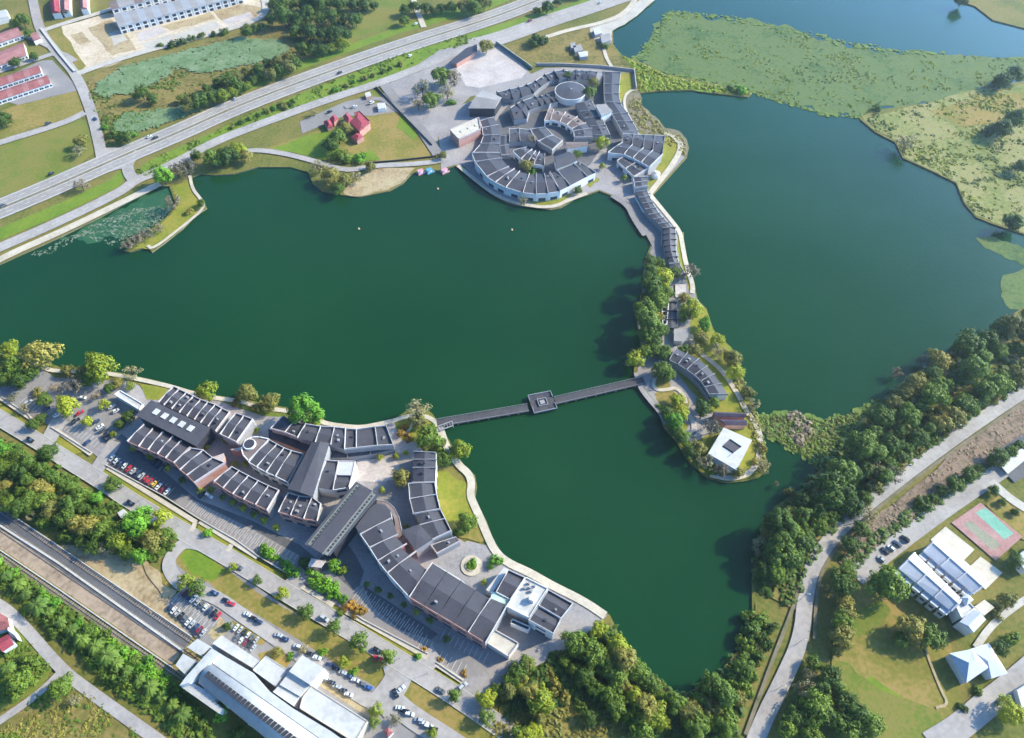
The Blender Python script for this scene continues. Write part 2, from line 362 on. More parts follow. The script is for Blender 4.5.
bp = nd(nt, 'ShaderNodeBump'); bp.inputs['Strength'].default_value = .2; bp.inputs['Distance'].default_value = .3
nt.links.new(n2.outputs[0], bp.inputs['Height']); nt.links.new(bp.outputs[0], bs.inputs['Normal'])
M['water'] = mw
WZ = -0.9
b = MB(); b.poly([(-1500, -120, WZ), (1500, -120, WZ), (1500, 2500, WZ), (-1500, 2500, WZ)]); tag(b.build('lake_water', M['water']), kind='structure')

# air: one even volume round camera and ground
b = MB(); b.prism([(-3600, -1000), (3600, -1000), (3600, 6100), (-3600, 6100)], -4, 372)
hm = bpy.data.materials.new('haze air'); hm.use_nodes = True; nt = hm.node_tree; nt.nodes.remove(nt.nodes['Principled BSDF'])
pv = nd(nt, 'ShaderNodeVolumePrincipled'); pv.inputs['Color'].default_value = (.74, .87, 1, 1); pv.inputs['Density'].default_value = .00012; pv.inputs['Anisotropy'].default_value = .6
nt.links.new(pv.outputs[0], nt.nodes['Material Output'].inputs['Volume'])
M['haze'] = hm; tag(b.build('haze', hm), 'thin bluish haze over the lake and town', 'haze', None, 'stuff')

# ------------------------------------------------------------------ fields and surfaces (each sheet lies 5 mm above the one before)
sheet('field', P('-60,160 0,142 40,131 80,119 88,124 97,150 70,172 0,197 -60,220'), 'greengrass')
sheet('field', P('-60,150 -60,108 0,112 20,104 60,92 75,84 84,112 40,126 0,140'), 'drylawn')
sheet('verge', P('-60,250 0,228 60,203 110,180 122,168 126,176 120,186 60,215 0,240 -60,265'), 'vividgrass')
sheet('verge', P('135,172 150,160 200,138 256,112 330,82 400,55 487,28 600,-5 625,-5 487,40 400,72 333,97 256,124 205,146 165,176 145,178'), 'vividgrass')
sheet('verge', P('230,98 300,70 400,33 486,10 520,-4 480,-4 400,26 300,62 230,88'), 'vividgrass')
sheet('marsh', P('88,80 110,66 150,58 256,28 290,22 300,45 290,66 230,92 150,130 112,145 103,138 92,110'), 'scrubland')
sheet('field', P('350,30 372,-10 410,-10 405,22 380,32 345,44'), 'greengrass')
sheet('building_site_ground', P('53,30 105,14 118,12 150,-10 265,-10 263,12 250,25 140,55 82,75 64,52'), 'sand')
sheet('field', P('45,30 60,25 64,35 86,66 80,72'), 'drylawn')
sheet('field', P('70,35 82,32 92,42 80,45'), 'dirt'); sheet('field', P('88,28 112,20 136,50 112,56 100,42'), 'dirt'); sheet('field', P('108,34 120,30 128,40 114,46'), 'concrete')
sheet('field', P('160,27 210,12 216,19 172,31'), 'dirt'); sheet('field', P('212,10 240,4 262,8 258,18 228,24'), 'dirt')
sheet('building_plot', P('142,44 170,34 176,41 148,50'), 'concrete'); sheet('building_plot', P('172,36 215,21 222,27 180,40'), 'concrete'); sheet('building_plot', P('136,33 160,25 168,32 140,42'), 'palepaver'); sheet('building_plot', P('222,20 250,12 254,17 228,26'), 'palepaver')
sheet('lotus_pond', P('95,92 100,82 125,66 180,52 240,38 275,40 290,48 280,56 240,66 200,73 180,66 160,80 130,92 105,96'), 'greengrass')
sheet('parking_yard', P('-60,120 0,100 18,105 80,90 52,60 40,61 0,80 -60,95'), 'asphalt')
sheet('dry_field', P('262,150 290,140 330,128 380,110 400,112 440,148 436,156 385,162 330,158 290,152 265,152'), 'drylawn')
sheet('sandy_shore', P('343,192 360,178 380,168 415,168 409,175 402,183 388,190 362,196 346,195'), 'dirt')
sheet('peninsula_grass', P('172,186 190,180 196,196 204,206 180,228 152,250 130,249 166,219 178,206'), 'lawn')
sheet('rough_grass', P('505,48 540,36 600,22 640,0 655,0 628,22 612,32 612,46 622,57 645,68 635,70 545,67'), 'scrubland')
sheet('rubble_ground', P('590,28 606,22 622,16 640,0 652,-6 655,0 628,22 612,31 611,43 598,42 592,36'), 'concrete')
sheet('grass_bank', P('612,46 622,57 643,65 665,76 700,83 745,91 750,94 720,93 690,89 640,92 636,72 625,60'), 'vividgrass')
sheet('reed_bank', P('640,93 636,90 626,97 624,111 640,130 648,138 686,157 689,148 687,140 679,131 665,128 659,120 651,114 642,106'), 'mud')
M['meadow'] = mat('rough meadow', [(0.1,0.1367,0.0347),(0.19,0.21,0.0521),(0.29,0.2539,0.104),(0.15,0.1953,0.0405)], .03, .95, 10, .4, .3)
sheet('meadow', P('862,117 920,105 976,90 1060,80 1150,170 1100,250 1024,233 993,223 976,216 965,203 957,183 936,172 904,157 896,141 875,131'), 'meadow')
sheet('meadow', P('930,112 975,98 1040,92 1024,120 960,128'), 'drylawn')
# far complex ground
sheet('plaza', P('438,128 455,108 500,88 545,68 600,67 635,71 637,88 625,97 623,110 634,130 650,140 685,157 651,195 640,203 629,203 615,196 599,190 587,194 575,198 560,207 551,209 535,206 515,204 505,201 494,194 477,181 464,166 455,165 441,169 440,150'), 'paver')
M['laneshade'] = mat('lane paving with painted shade', [(.085,.085,.1),(.12,.118,.13),(.17,.16,.17)], .08, .9, 8, .7)  # paving colour darkened to paint in the shade of the narrow lanes
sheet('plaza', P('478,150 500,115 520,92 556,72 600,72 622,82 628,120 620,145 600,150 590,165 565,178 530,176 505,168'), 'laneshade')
sheet('car_park', P('383,88 440,50 486,40 497,45 520,60 532,76 535,86 500,90 470,97 455,112 440,128 436,152 425,140 405,110'), 'paver')
sheet('car_park', P('452,60 500,46 528,70 522,78 480,88 466,86'), 'palepaver')
sheet('lawn', P('632,73 634,90 624,96 620,108 619,96 620,73'), 'lawn')
sheet('lawn', P('664,136 672,136 680,144 681,154 648,190 645,186 655,172 660,160'), 'lawn')
sheet('lawn', P('520,199 545,201 560,196 566,190 572,195 558,204 540,206'), 'lawn')
sheet('garden', P('574,170 585,165 600,180 590,188'), 'lawn')
sheet('field', P('270,150 300,138 335,128 340,150 325,160 290,152'), 'vividgrass'); sheet('field', P('400,116 420,130 414,140 396,128'), 'vividgrass'); sheet('field', P('345,156 372,150 380,160 345,164'), 'vividgrass')
sheet('red_house_yard', P('300,122 345,102 390,92 404,102 396,112 372,116 345,116 302,134'), 'asphalt')
sheet('lawn', P('366,96 375,90 386,100 372,105'), 'greengrass')
# isthmus and island ground
sheet('isthmus_ground', P('629,204 652,197 669,217 681,232 683,244 687,266 694,288 697,300 706,310 690,335 660,345 642,350 638,323 644,285 644,270 652,246 645,233'), 'asphalt')  # darker surface than the paving, painting in the shade between walk and trees
sheet('garden', P('652,262 664,262 668,300 664,345 644,350 640,320'), 'scrubland')
sheet('garden', P('684,232 686,266 693,288 688,290 678,262 678,236'), 'lawn')
sheet('island_lawn', P('692,300 706,309 716,334 731,348 740,363 745,392 757,417 760,432 764,451 765,470 745,479 727,481 708,476 693,464 686,455 665,426 660,411 651,401 644,391 672,360 690,330'), 'lawn')
sheet('plaza', P('645,340 690,325 690,345 668,358 672,366 690,390 712,412 716,430 695,442 700,455 690,458 684,440 688,425 670,412 655,402 643,386 637,372'), 'paver')
sheet('garden', P('654,372 668,378 672,392 660,394 652,384'), 'drylawn'); sheet('garden', P('654,394 672,390 688,398 688,412 676,416 662,408'), 'drylawn')
# near complex ground
sheet('plaza', P('-60,360 0,390 42,368 55,378 110,381 120,379 140,386 148,400 165,388 213,398 262,405 286,409 316,417 327,423 347,427 362,428 380,424 395,420 404,425 420,445 430,470 436,490 440,510 452,535 470,545 490,545 497,553 512,563 532,573 556,586 587,601 607,616 590,632 549,652 515,666 480,693 464,682 430,655 363,619 336,605 295,578 259,556 237,540 199,519 165,497 106,465 92,452 50,426 30,415 3,397 -60,365'), 'paver')
sheet('car_park', P('0,388 42,368 55,378 90,384 118,400 132,425 118,432 92,452 50,426 30,415 3,397'), 'asphalt')
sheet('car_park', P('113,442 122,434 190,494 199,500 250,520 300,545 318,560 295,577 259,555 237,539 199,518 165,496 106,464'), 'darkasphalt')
sheet('car_park', P('199,503 250,528 300,556 296,576 259,555 237,539 199,518 175,502 182,494'), 'asphalt')
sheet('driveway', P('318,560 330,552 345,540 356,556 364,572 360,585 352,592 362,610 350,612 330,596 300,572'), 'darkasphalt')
sheet('driveway', P('300,578 330,570 352,590 366,606 363,618 336,604'), 'asphalt')
sheet('car_park', P('360,585 410,612 440,636 490,664 478,686 430,654 363,618 352,596'), 'asphalt')
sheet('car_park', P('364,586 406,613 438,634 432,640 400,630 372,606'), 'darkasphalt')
sheet('service_yard', P('500,622 512,614 540,628 555,632 548,648 520,652 502,640'), 'asphalt')
sheet('quay', P('556,632 572,604 585,602 606,617 590,632'), 'paver')
sheet('round_court', P('448,556 455,546 468,541 484,545 494,556 500,566 492,580 470,586 452,572'), 'paver')
sheet('lawn', Z(360, 430, 8, '610,330 700,330 760,390 850,420 858,500 890,600 940,720 700,736 640,640 600,480'), 'lawn')
sheet('lawn', P('448,522 478,520 488,540 480,543 468,539 456,537'), 'drylawn')
sheet('lawn', P('140,384 170,388 160,400 147,400'), 'lawn'); sheet('lawn', P('214,399 258,405 290,413 300,418 262,416 238,408'), 'greengrass')
sheet('garden', P('395,424 404,416 420,410 432,416 440,430 432,444 418,444 402,440'), 'lawn')
sheet('court_paving', Z(270, 400, 8, '700,480 980,470 1040,520 1000,640 840,660 690,650'), 'palepaver')
# access road verges
sheet('verge', P('0,403 33,428 25,432 0,413 -60,380 -60,370'), 'lawn'); sheet('verge', P('44,432 52,432 84,452 70,456 44,438'), 'lawn')
sheet('verge', P('99,466 106,467 196,521 192,528 96,470'), 'lawn'); sheet('verge', P('199,523 235,543 227,549 197,531'), 'lawn')
sheet('verge', P('231,547 284,575 281,582 231,554'), 'lawn'); sheet('verge', P('302,590 336,608 335,614 302,595'), 'lawn')
sheet('verge', P('349,618 419,655 417,664 347,622'), 'lawn'); sheet('verge', P('433,668 459,684 458,690 432,672'), 'lawn')
sheet('station_car_park', P('165,568 182,556 200,548 302,618 392,668 420,716 470,745 300,745 200,640 155,615 170,600 182,590'), 'asphalt')
sheet('median_grass', P('176,558 186,548 200,548 229,571 258,593 302,618 366,646 392,668 390,680 380,690 369,683 339,666 299,640 286,632 259,616 225,597 209,583 189,575 177,565'), 'drylawn')
sheet('median_grass', P('180,557 187,549 199,550 226,571 212,582 192,574'), 'vividgrass')
sheet('median_grass', P('403,684 412,679 440,698 478,723 500,740 470,745 444,733 419,715 405,705'), 'drylawn')
sheet('verge', P('158,572 178,578 180,585 172,590 160,582'), 'drylawn')
sheet('earth', P('40,545 70,545 106,548 150,566 160,572 162,584 178,590 166,605 190,636 150,613 95,578 60,556'), 'dirt')
sheet('earth', P('175,582 184,590 222,618 228,630 222,640 214,640 208,634 221,616 190,592'), 'dirt')
sheet('planting_bed', P('232,620 268,640 262,646 236,630'), 'drylawn'); sheet('planting_bed', P('318,668 368,704 380,720 372,720 314,682'), 'dirt')
sheet('planting_bed', P('258,654 278,648 292,660 282,674 262,664'), 'drylawn')
sheet('forest_floor', P('-60,440 0,438 60,468 100,500 130,512 160,530 178,545 160,560 106,550 0,507 -60,478'), 'scrubland')
# railway
sheet('railway_embankment', P('-90,445 0,507 60,545 192,638 230,665 200,700 150,662 60,600 0,556 -90,498'), 'scrubland')
sheet('service_track', P('-90,448 0,508 60,548 192,638 184,650 60,562 0,524 -90,464'), 'darkasphalt')
sheet('ballast_bed', P('-90,468 0,527 60,566 182,652 172,665 60,588 0,548 -90,490'), 'ballast')
sheet('ditch', P('-90,494 0,552 60,592 175,672 170,678 60,600 0,560 -90,500'), 'mud')
sheet('garden', P('-60,590 0,600 18,618 54,668 40,690 0,712 -60,740'), 'greengrass')
sheet('field', P('-60,760 0,723 58,680 90,694 140,735 150,760 0,780'), 'scrubland')
# south-east land
sheet('brush', P('1080,360 1024,402 960,448 920,482 880,512 850,545 838,562 852,572 884,548 936,510 980,480 1000,460 1080,405'), 'brushred')
sheet('lawn', P('838,600 870,560 900,565 945,622 960,690 965,740 860,745 830,690 832,650'), 'drylawn')
sheet('field', P('848,690 870,676 905,700 930,735 900,745 860,730'), 'vividgrass')
sheet('field', P('832,660 850,664 880,690 940,712 950,745 850,745'), 'greengrass')
sheet('field', P('845,618 880,600 890,612 870,634 848,636'), 'greengrass')
sheet('lawn', P('985,505 1000,494 1040,520 1040,545 1022,540'), 'drylawn')
sheet('field', P('490,725 545,705 600,712 650,735 660,760 480,760'), 'drylawn')
sheet('woodland_floor', P('500,700 520,672 560,650 600,630 612,622 640,668 664,684 680,698 720,672 748,640 756,600 760,640 745,690 735,745 680,745 600,712 545,705 500,720'), 'scrubland')
sheet('woodland_floor', P('757,590 756,552 765,524 800,492 850,432 905,382 960,346 1040,306 1040,372 960,425 860,505 822,545 802,580 796,610'), 'scrubland')
sheet('court', P('951,523 980,503 1022,537 995,561'), 'red_court'); sheet('court', P('975,513 985,508 1013,534 1004,540'), 'green_court'); sheet('court', P('963,525 970,521 1000,545 992,551'), 'old_court')
sheet('terrace', P('930,540 945,527 974,550 962,562 970,566 980,557 1002,573 985,590'), 'roofcream')

# ------------------------------------------------------------------ roads and paths
HWY = P('-120,258 0,209.5 60,184.5 120,157.5 180,132.5 230,109.5 300,82.5 400,47 486,20.5 530,4 600,-24')
c = road('highway', HWY, 22.5, 'road'); 
for o_ in (-10.3, -1.9, 1.9, 10.3): dashes(c, o_, .25, 10, 0)
for o_ in (-6.1, 6.1): dashes(c, o_, .25, 5, 8)
for o_ in (-8.6, -7.0, -4.9, -3.2, 3.2, 4.9, 7.0, 8.6): dashes(c, o_, .7, 10, 0, .61, WEAR)
road('median', HWY, 2.2, 'mud')
SVC = P('-120,300 0,248 60,222 120,193 135,181 155,173 182,160 215,142 256,126 333,98 382,83 440,60 487,40 540,21 619,-4')
c = road('service_road', SVC, 9, 'road'); dashes(c, 0, .2, 4, 6)
road('service_road', P('470,46 500,39 540,24 590,8 625,-4'), 20, 'road')
road('slip_road', P('135,182 128,172 128,163 140,152'), 8, 'road'); road('slip_road', P('128,165 118,167 105,171'), 7, 'road')
road('town_road', P('102,157 101,150 92,112 77,75 58,54 40,32 33,0 28,-20'), 8, 'road'); road('town_road', P('102,152 112,150 122,152'), 6, 'road')
road('town_road', P('85,113 70,121 40,131 0,143 -80,170'), 7, 'road')
road('town_road', P('78,74 100,66 140,53 190,40 256,22 268,10 262,-10'), 7, 'concrete')
road('town_road', P('40,32 70,22 105,12 125,4'), 6, 'concrete'); road('town_road', P('75,62 60,52 36,60 0,72 -60,90'), 6, 'road'); road('town_road', P('0,44 22,36 34,40 55,50'), 4, 'road')
road('track', P('411,-8 416,8 424,28'), 5, 'path')
road('track', P('640,-8 626,14 600,24 570,30 545,38'), 5, 'path'); road('track', P('603,46 606,58 612,68'), 3, 'path')
road('lakeside_path', P('-90,310 0,259 60,233 122,203 160,184'), 6, 'path')
road('lakeside_path', P('190,176 193,190 200,198 206,208 183,227 153,250 148,246'), 2.2, 'path')
road('lakeside_path', P('215,166 245,150 275,152 310,160 345,172 375,166 410,165 440,162 450,156'), 5, 'road')
road('driveway', P('384,85 396,100 420,128 438,155'), 8, 'asphalt'); road('driveway', P('345,108 380,96 400,112'), 5, 'asphalt')
road('promenade', P('458,166 477,182 494,195 515,204 551,209 570,200 587,194'), 3, 'path')
road('promenade', P('636,90 628,92 624,99 625,110 634,127'), 2, 'path')
road('promenade', P('664,134 674,136 684,150 650,194'), 4, 'path'); road('promenade', P('650,195 668,217 680,232 682,244 686,266 693,286 692,294'), 3, 'path')
road('boardwalk', P('612,196 628,206 633,218 645,236'), 4, 'asphalt')
road('island_path', P('690,335 694,350 712,362 725,375 738,395 746,412 756,424 761,440 758,462 750,474 730,480 710,475'), 3, 'path')
road('island_path', P('636,373 640,388 650,401 660,412 666,425'), 3, 'paver'); road('island_path', P('656,375 652,386 658,391 668,390 676,388 684,396 686,404'), 2.2, 'path')
road('island_path', P('686,412 692,420 695,430 690,436 702,434'), 3, 'palepaver')
road('lakeside_path', P('-90,325 0,352 22,360 41,367 54,372 89,372 116,375 168,386 190,393 211,398 242,402 263,409 285,411 300,414 316,419 325,424 347,427 362,428 382,424 395,421 409,416 430,417 440,428'), 2.6, 'path')
road('lakeside_path', P('440,428 445,444 450,452 459,466 469,474 472,484 470,495 474,505 481,520 486,533 495,552 507,563 530,573 552,586 583,601 605,616'), 4, 'path')
road('garden_path', P('398,432 404,436 410,430 416,420'), 1.6, 'path')
AX = P('-120,344 0,418.5 35,439.5 68,460.5 103,482 130,500.5 176,527.5 236,562 290,595 343,626 395,658 450,692 502,728 545,758')
c = road('access_road', AX, 7.8, 'road', kerb=.12); [dashes(c, o_, .6, 10, 0, .61, WEAR) for o_ in (-2.9, -1.3, 1.3, 2.9)]; dashes(c, 0, .2, 4, 6); dashes(c, 3.6, .15, 10, 0); dashes(c, -3.6, .15, 10, 0)
road('side_road', P('44,448 52,436 60,420'), 9, 'road'); road('side_road', P('92,478 104,460 116,442'), 8, 'road')
road('slip_road', P('204,546 188,542 178,548 168,562 172,575 185,588 215,596 240,614 286,645 330,676 370,702 392,710'), 6.2, 'road')
road('side_road', P('396,662 400,676 392,690 384,700 376,708'), 12, 'road'); road('side_road', P('392,700 410,716 440,735 470,755'), 9, 'road')
road('side_road', P('412,676 424,664 438,654'), 9, 'road'); road('side_road', P('455,702 466,690 490,680 515,666 549,650 575,634'), 8, 'paver')
road('side_road', P('285,598 294,584 306,572'), 9, 'road')
for s in ('0,398 30,418 36,422', '56,430 92,455', '108,468 150,494 197,523', '200,522 236,544 258,558', '302,587 334,606', '346,612 364,622 428,658', '436,664 463,682'):
    road('footpath', P(s), 2.2, 'path', smooth=False)
road('footpath', P('196,523 192,532'), 2.4, 'path'); road('footpath', P('232,545 228,552'), 2.4, 'path')
road('track', P('150,612 168,600 162,588 150,575 145,560'), 2.5, 'dirt')
road('village_road', P('-60,575 0,604 21,622 63,671 91,692 130,720 161,742 190,765'), 4.8, 'road'); road('village_road', P('60,674 40,694 0,722 -60,760'), 3.4, 'road')
LANE = P('1120,335 1024,391 960,434 900,478 850,518 828,542 812,566 805,595 801,640 782,682 762,722 748,760')
c = road('lane', LANE, 7.2, 'road'); [dashes(c, o_, .55, 10, 0, .61, WEAR) for o_ in (-2.6, -1.1, 1.1, 2.6)]; dashes(c, 3.3, .18, 10, 0); dashes(c, -3.3, .18, 10, 0)
road('footpath', P('800,585 792,610 780,640 765,680 745,735'), 1.6, 'mud'); road('footpath', P('1100,352 1024,402 960,446 900,490 852,530 832,552 820,575 815,605 814,640'), 1.6, 'mud')
road('estate_road', P('855,578 885,553 934,516 984,482 1024,455 1100,400'), 8.5, 'road'); road('estate_road', P('930,745 958,728 984,706 1010,686 1040,660'), 10, 'road')
road('estate_road', P('975,648 990,626 1012,608 1040,590'), 3, 'concrete'); road('estate_road', P('1000,470 1040,445'), 18, 'darkasphalt'); road('estate_road', P('990,482 1010,500 1030,512'), 5, 'concrete')
road('footpath', P('925,650 930,665 940,690 948,705 935,708'), 1.2, 'dirt')
# parking bays
for a, b_, dp, sd_ in (((199, 503), (300, 556), 5, -1), ((186, 508), (290, 572), 5, 1), ((364, 588), (425, 628), 5, -1), ((352, 600), (425, 648), 5, 1), ((418, 648), (432, 655), 5, 1), ((440, 640), (488, 666), 5, 1), ((437, 662), (462, 676), 5, 1),
        ((108, 462), (170, 497), 5, 1), ((55, 425), (95, 448), 5, 1), ((20, 404), (48, 420), 5, 1), ((70, 420), (100, 436), 5, 1), ((182, 590), (222, 618), 5, -1), ((170, 606), (206, 634), 5, 1), ((430, 85), (470, 70), 5, 1)):
    stalls(a, b_, dp, sd_)
M['wear'] = mat('tyre-worn road surface', [(.2,.185,.175),(.27,.25,.24),(.36,.335,.32)], .06, .85, 9, .5)
tag(WEAR.build('road_wear', M['wear']), kind='structure')
tag(MARK.build('road_markings', M['paint']), kind='structure')

# ------------------------------------------------------------------ buildings: rows of roof bays between party walls
rv = random.Random(77)
def block(label, O, I, h, roof='roof', par='parapet', wall='brick', ins='grey', n=None, name='shop_row', cat='shop block', eo=False, ei=False, skip=(), ridge=0.5, mats=None, win=True, ends=True, storeys=2, ri=0.22, ph=.35, group=None, cut=None):
    """O, I: matching photo pixels of the party walls' outer and inner ends at roof height h"""
    if n: O, I = resample(O, n), resample(I, n)
    wo = [at(x, y, h).to_2d() for x, y in O]; wi = [at(x, y, h).to_2d() for x, y in I]
    k = len(wo); c = sum(wo+wi, Vector((0, 0)))/(2*k)
    t = thing(name, label, cat, (c.x, c.y, 0), group)
    zr = h-.95
    b = MB(); ring = wo+wi[::-1]
    area = sum(ring[i].x*ring[(i+1) % len(ring)].y-ring[(i+1) % len(ring)].x*ring[i].y for i in range(len(ring)))
    for i in range(k-1):                       # body, one closed prism per bay so that curved rows stay convex
        q = [wo[i], wo[i+1], wi[i+1], wi[i]]
        f = (cut or {}).get(i)
        if f: q = [wo[i], wo[i+1], wo[i+1].lerp(wi[i+1], f), wo[i].lerp(wi[i], f)]
        for a in (0,): b.prism(q, 0, zr-.12-.003*i, 1, 1, False)
    w = b.build('wall', [M[wall], M[ins]], t)
    # outer facade in its own colour, a hand's breadth proud of the body
    f = MB()
    cen = lambda i: (wo[i]+wo[i+1]+wi[i]+wi[i+1])/4
    def out(a, b2, ref):
        d = (b2-a).normalized(); nn = Vector((-d.y, d.x)); return nn if nn.dot((a+b2)/2-ref) > 0 else -nn
    for i in range(k-1):
        nn = out(wo[i], wo[i+1], cen(i)); d = (wo[i+1]-wo[i]).normalized()*.004*(i % 2)
        a, e = wo[i]+d, wo[i+1]-d
        f.prism([a+nn*.02, e+nn*.02, e+nn*.28, a+nn*.28], 0, h-.6-.004*(i % 2), 0)
    f.build('facade', M[wall], t)
    for i in range(k-1):
        if i in skip: continue
        a, e, g, hh = wo[i], wo[i+1], wi[i+1], wi[i]
        f_ = (cut or {}).get(i)
        if f_: g = e.lerp(g, f_); hh = a.lerp(hh, f_)
        ins_ = .02
        a2, e2 = a.lerp(e, ins_), e.lerp(a, ins_); h2, g2 = hh.lerp(g, ins_), g.lerp(hh, ins_)
        r1, r2 = a2.lerp(h2, ridge), e2.lerp(g2, ridge); rise = min(1.25, ri*1.35*(a-hh).length*.35)
        m = MB(); zb = zr-.1; ze = zr+.05; zt = zr+.05+rise
        v = [(*a2, ze), (*e2, ze), (*r2, zt), (*g2, ze), (*h2, ze), (*r1, zt), (*a2, zb), (*e2, zb), (*g2, zb), (*h2, zb)]
        m.v = v; fs = [(0, 1, 2, 5), (5, 2, 3, 4), (0, 6, 7, 1), (4, 3, 8, 9), (0, 5, 4, 9, 6), (1, 7, 8, 3, 2), (6, 9, 8, 7)]
        if (e2-a2).cross(h2-a2) < 0: fs = [q[::-1] for q in fs]
        m.f = fs; m.m = [0]*len(fs)
        ro = m.build('roof', M[(mats or {}).get(i, roof)], t)
        if win and rv.random() < .55:
            for _ in range(rv.choice((1, 1, 2))):
                p = a2.lerp(e2, rv.uniform(.25, .75)).lerp(h2.lerp(g2, .5), rv.uniform(.2, .8)); q = MB(); q.box(p, rv.uniform(.8, 1.6), rv.uniform(.7, 1.2), zr, zt+rv.uniform(.35, .7), math.atan2((e2-a2).y, (e2-a2).x)); q.build('roof_vent', M[rv.choice(('rooflight', 'grey', 'dark'))], ro)
    for i in range(k):
        if not ends and i in (0, k-1): continue
        m = MB(); m.bar(wo[i], wi[i], .26, zr-.35, h+ph, 0, .3); m.build('party_wall', M[par], t)
    for flag, side in ((eo, wo), (ei, wi)):
        if flag:
            m = MB()
            for i in range(k-1): m.bar(side[i], side[i+1], .3, zr-.3, h+ph-.12-.01*(i % 2), 0)
            m.build('coping', M[par], t)
    if win:
        for i in range(k-1):
            L = (wo[i+1]-wo[i]).length
            if L < 2: continue
            nn = out(wo[i], wo[i+1], cen(i)); d = (wo[i+1]-wo[i]).normalized(); mid = (wo[i]+wo[i+1])/2+nn*.33; wd = min(L*.62, 5)
            for z0, z1, nm in ((.4, 2.9, 'shopfront'),)+tuple((3.0+3.1*q, 4.8+3.1*q, 'window') for q in range(1, storeys)):
                if z1 > h-1.2: continue
                m = MB(); m.prism([mid-d*wd/2-nn*.12, mid+d*wd/2-nn*.12, mid+d*wd/2+nn*.02, mid-d*wd/2+nn*.02], z0, z1)
                m.build(nm, M['glass'], t)
    return t
A_ = (100, 370, 8); B_ = (180, 400, 8); C_ = (270, 400, 8); D_ = (190, 450, 8); E_ = (290, 460, 8); F_ = (360, 430, 8); G_ = (340, 510, 8); H_ = (450, 540, 6.02)
I_ = (440, 60, 8); J_ = (540, 60, 8); K_ = (440, 120, 8); L_ = (540, 120, 6.4)
HN = 10.5
block('long lakeside shop row of eight grey roof bays behind the skylit hall', Z(*A_, '590,130 632,152 690,180 748,207 805,235 862,255 922,275 975,305 1035,335'), Z(*A_, '470,250 512,274 575,303 635,332 695,362 755,390 805,415 865,445 925,482'), HN, eo=True, ri=.3, wall='brick')
block('short two bay shop block at the end of the long lakeside row', Z(*B_, '445,103 510,125 580,152'), Z(*B_, '320,270 387,302 452,332'), HN+.5, eo=True, ei=True, wall='white')
block('shop row of six grey bays below the skylit hall, facing the row of parked cars', Z(*A_, '220,565 310,605 385,632 460,665 525,697 592,738'), Z(*A_, '350,435 420,470 500,495 580,530 645,565 720,615'), HN, wall='brick')
block('three bay corner shop block with a thick pink end wall beside the car park', [(174, 462), (180, 469), (187, 474.5), (194.5, 482)], [(191, 448), (203, 450), (212.5, 457.5), (224.5, 462.5)], HN+.3, wall='brick', ins='brick', ei=True)
block('half-round shop block with a curved brick nose and white coping in the courtyard', Z(*B_, '550,490 615,528 690,570 765,603 865,652'), Z(*B_, '715,318 775,352 832,382 892,405 990,430'), 10, eo=False, ei=True, wall='white', par='coping', ins='brick')
block('two bay lakeside block with shaded sunken roofs beside the vivid green tree', Z(*C_, '105,125 190,172 285,190'), Z(*C_, '5,225 118,255 220,295'), 9.5, roof='roof2', ei=True)
block('lakeside shop block of three grey bays where the gabled roof butts in', Z(*C_, '285,190 405,210 515,215 603,225'), Z(*C_, '220,295 362,332 485,350 595,388'), HN, eo=True, par='coping')
block('lakeside end block with one large flat grey roof inside white coping', Z(*C_, '603,225 690,233 840,212 928,203'), Z(*C_, '595,390 690,380 860,362 985,355'), 9.5, eo=True, ei=True, par='coping', ridge=.5, ri=.05)
block('low curved arcade with a shade-darkened roof along the inner side of the sunken lakeside block', Z(*C_, '-10,235 115,268 215,305 330,342'), Z(*C_, '-10,300 110,342 200,378 292,410'), 5.5, roof='roof2', par='dark', wall='dark', win=False, ri=.1, name='arcade', cat='arcade', ph=0)  # roof and walls coloured dark to carry the shade lying here
block('low curved arcade with a grey roof along the edge of the paved court', Z(*C_, '480,400 610,400 800,378 985,366'), Z(*C_, '480,455 620,452 800,428 985,388'), 5, par='grey', wall='grey', win=False, ri=.1, name='arcade', cat='arcade', ph=0)
block('single grey bay courtyard block next to the white flat roof', Z(*C_, '450,480 548,488'), Z(*C_, '375,695 502,712'), 10, eo=True, wall='grey', ins='white')
block('single grey roofed bay below the white flat roof beside the paved court', Z(*C_, '502,712 630,692'), Z(*C_, '529,602 655,606'), 10, wall='white', ins='white', ei=False)
block('street-side pink walled shop row of five bays in the middle of the car park front', Z(*D_, '195,245 265,297 343,345 430,388 525,430 615,475'), Z(*D_, '335,133 392,165 467,205 545,245 628,285 708,320'), 11, wall='brick', ei=True, par='parapet')
block('street-side shop block of three bays partly tucked under the entrance hall roof', [(278.5, 511.2), (290.6, 514.3), (303.7, 518), (317, 520)], [(288, 492.5), (298.7, 495.6), (312, 497), (320.5, 503.5)], 10.5, wall='brick', ei=True)
block('curved street-side shop row of five wide bays beside the shaded car park', Z(*G_, '165,190 240,297 305,402 382,498 556,690'), Z(*G_, '415,60 460,195 530,268 605,328 737,420'), 12, wall='white', ins='brick', cut={1: .92, 2: .8, 3: .78})
block('curved lakeside row with shaded upper bays beside the green lawn', Z(*F_, '605,180 606,235 604,300 600,415'), Z(*F_, '432,170 428,235 424,300 420,418'), 9, roof='roof2', par='grey', wall='white', ei=False)  # darker roof and party-wall colours paint in the trees' shade
block('curved lakeside row of three lit bays with white coping beside the green lawn', Z(*F_, '597,418 612,515 640,630'), Z(*F_, '388,427 398,548 427,668'), 10, par='coping', wall='white', eo=True, ei=True)
block('two bay lakeside block beside the square hipped roof', [(440.5, 509.5), (445, 518.5), (451, 530.5)], [(415, 514), (420.5, 524.5), (427.5, 541.5)], 9.5, wall='white', eo=True)
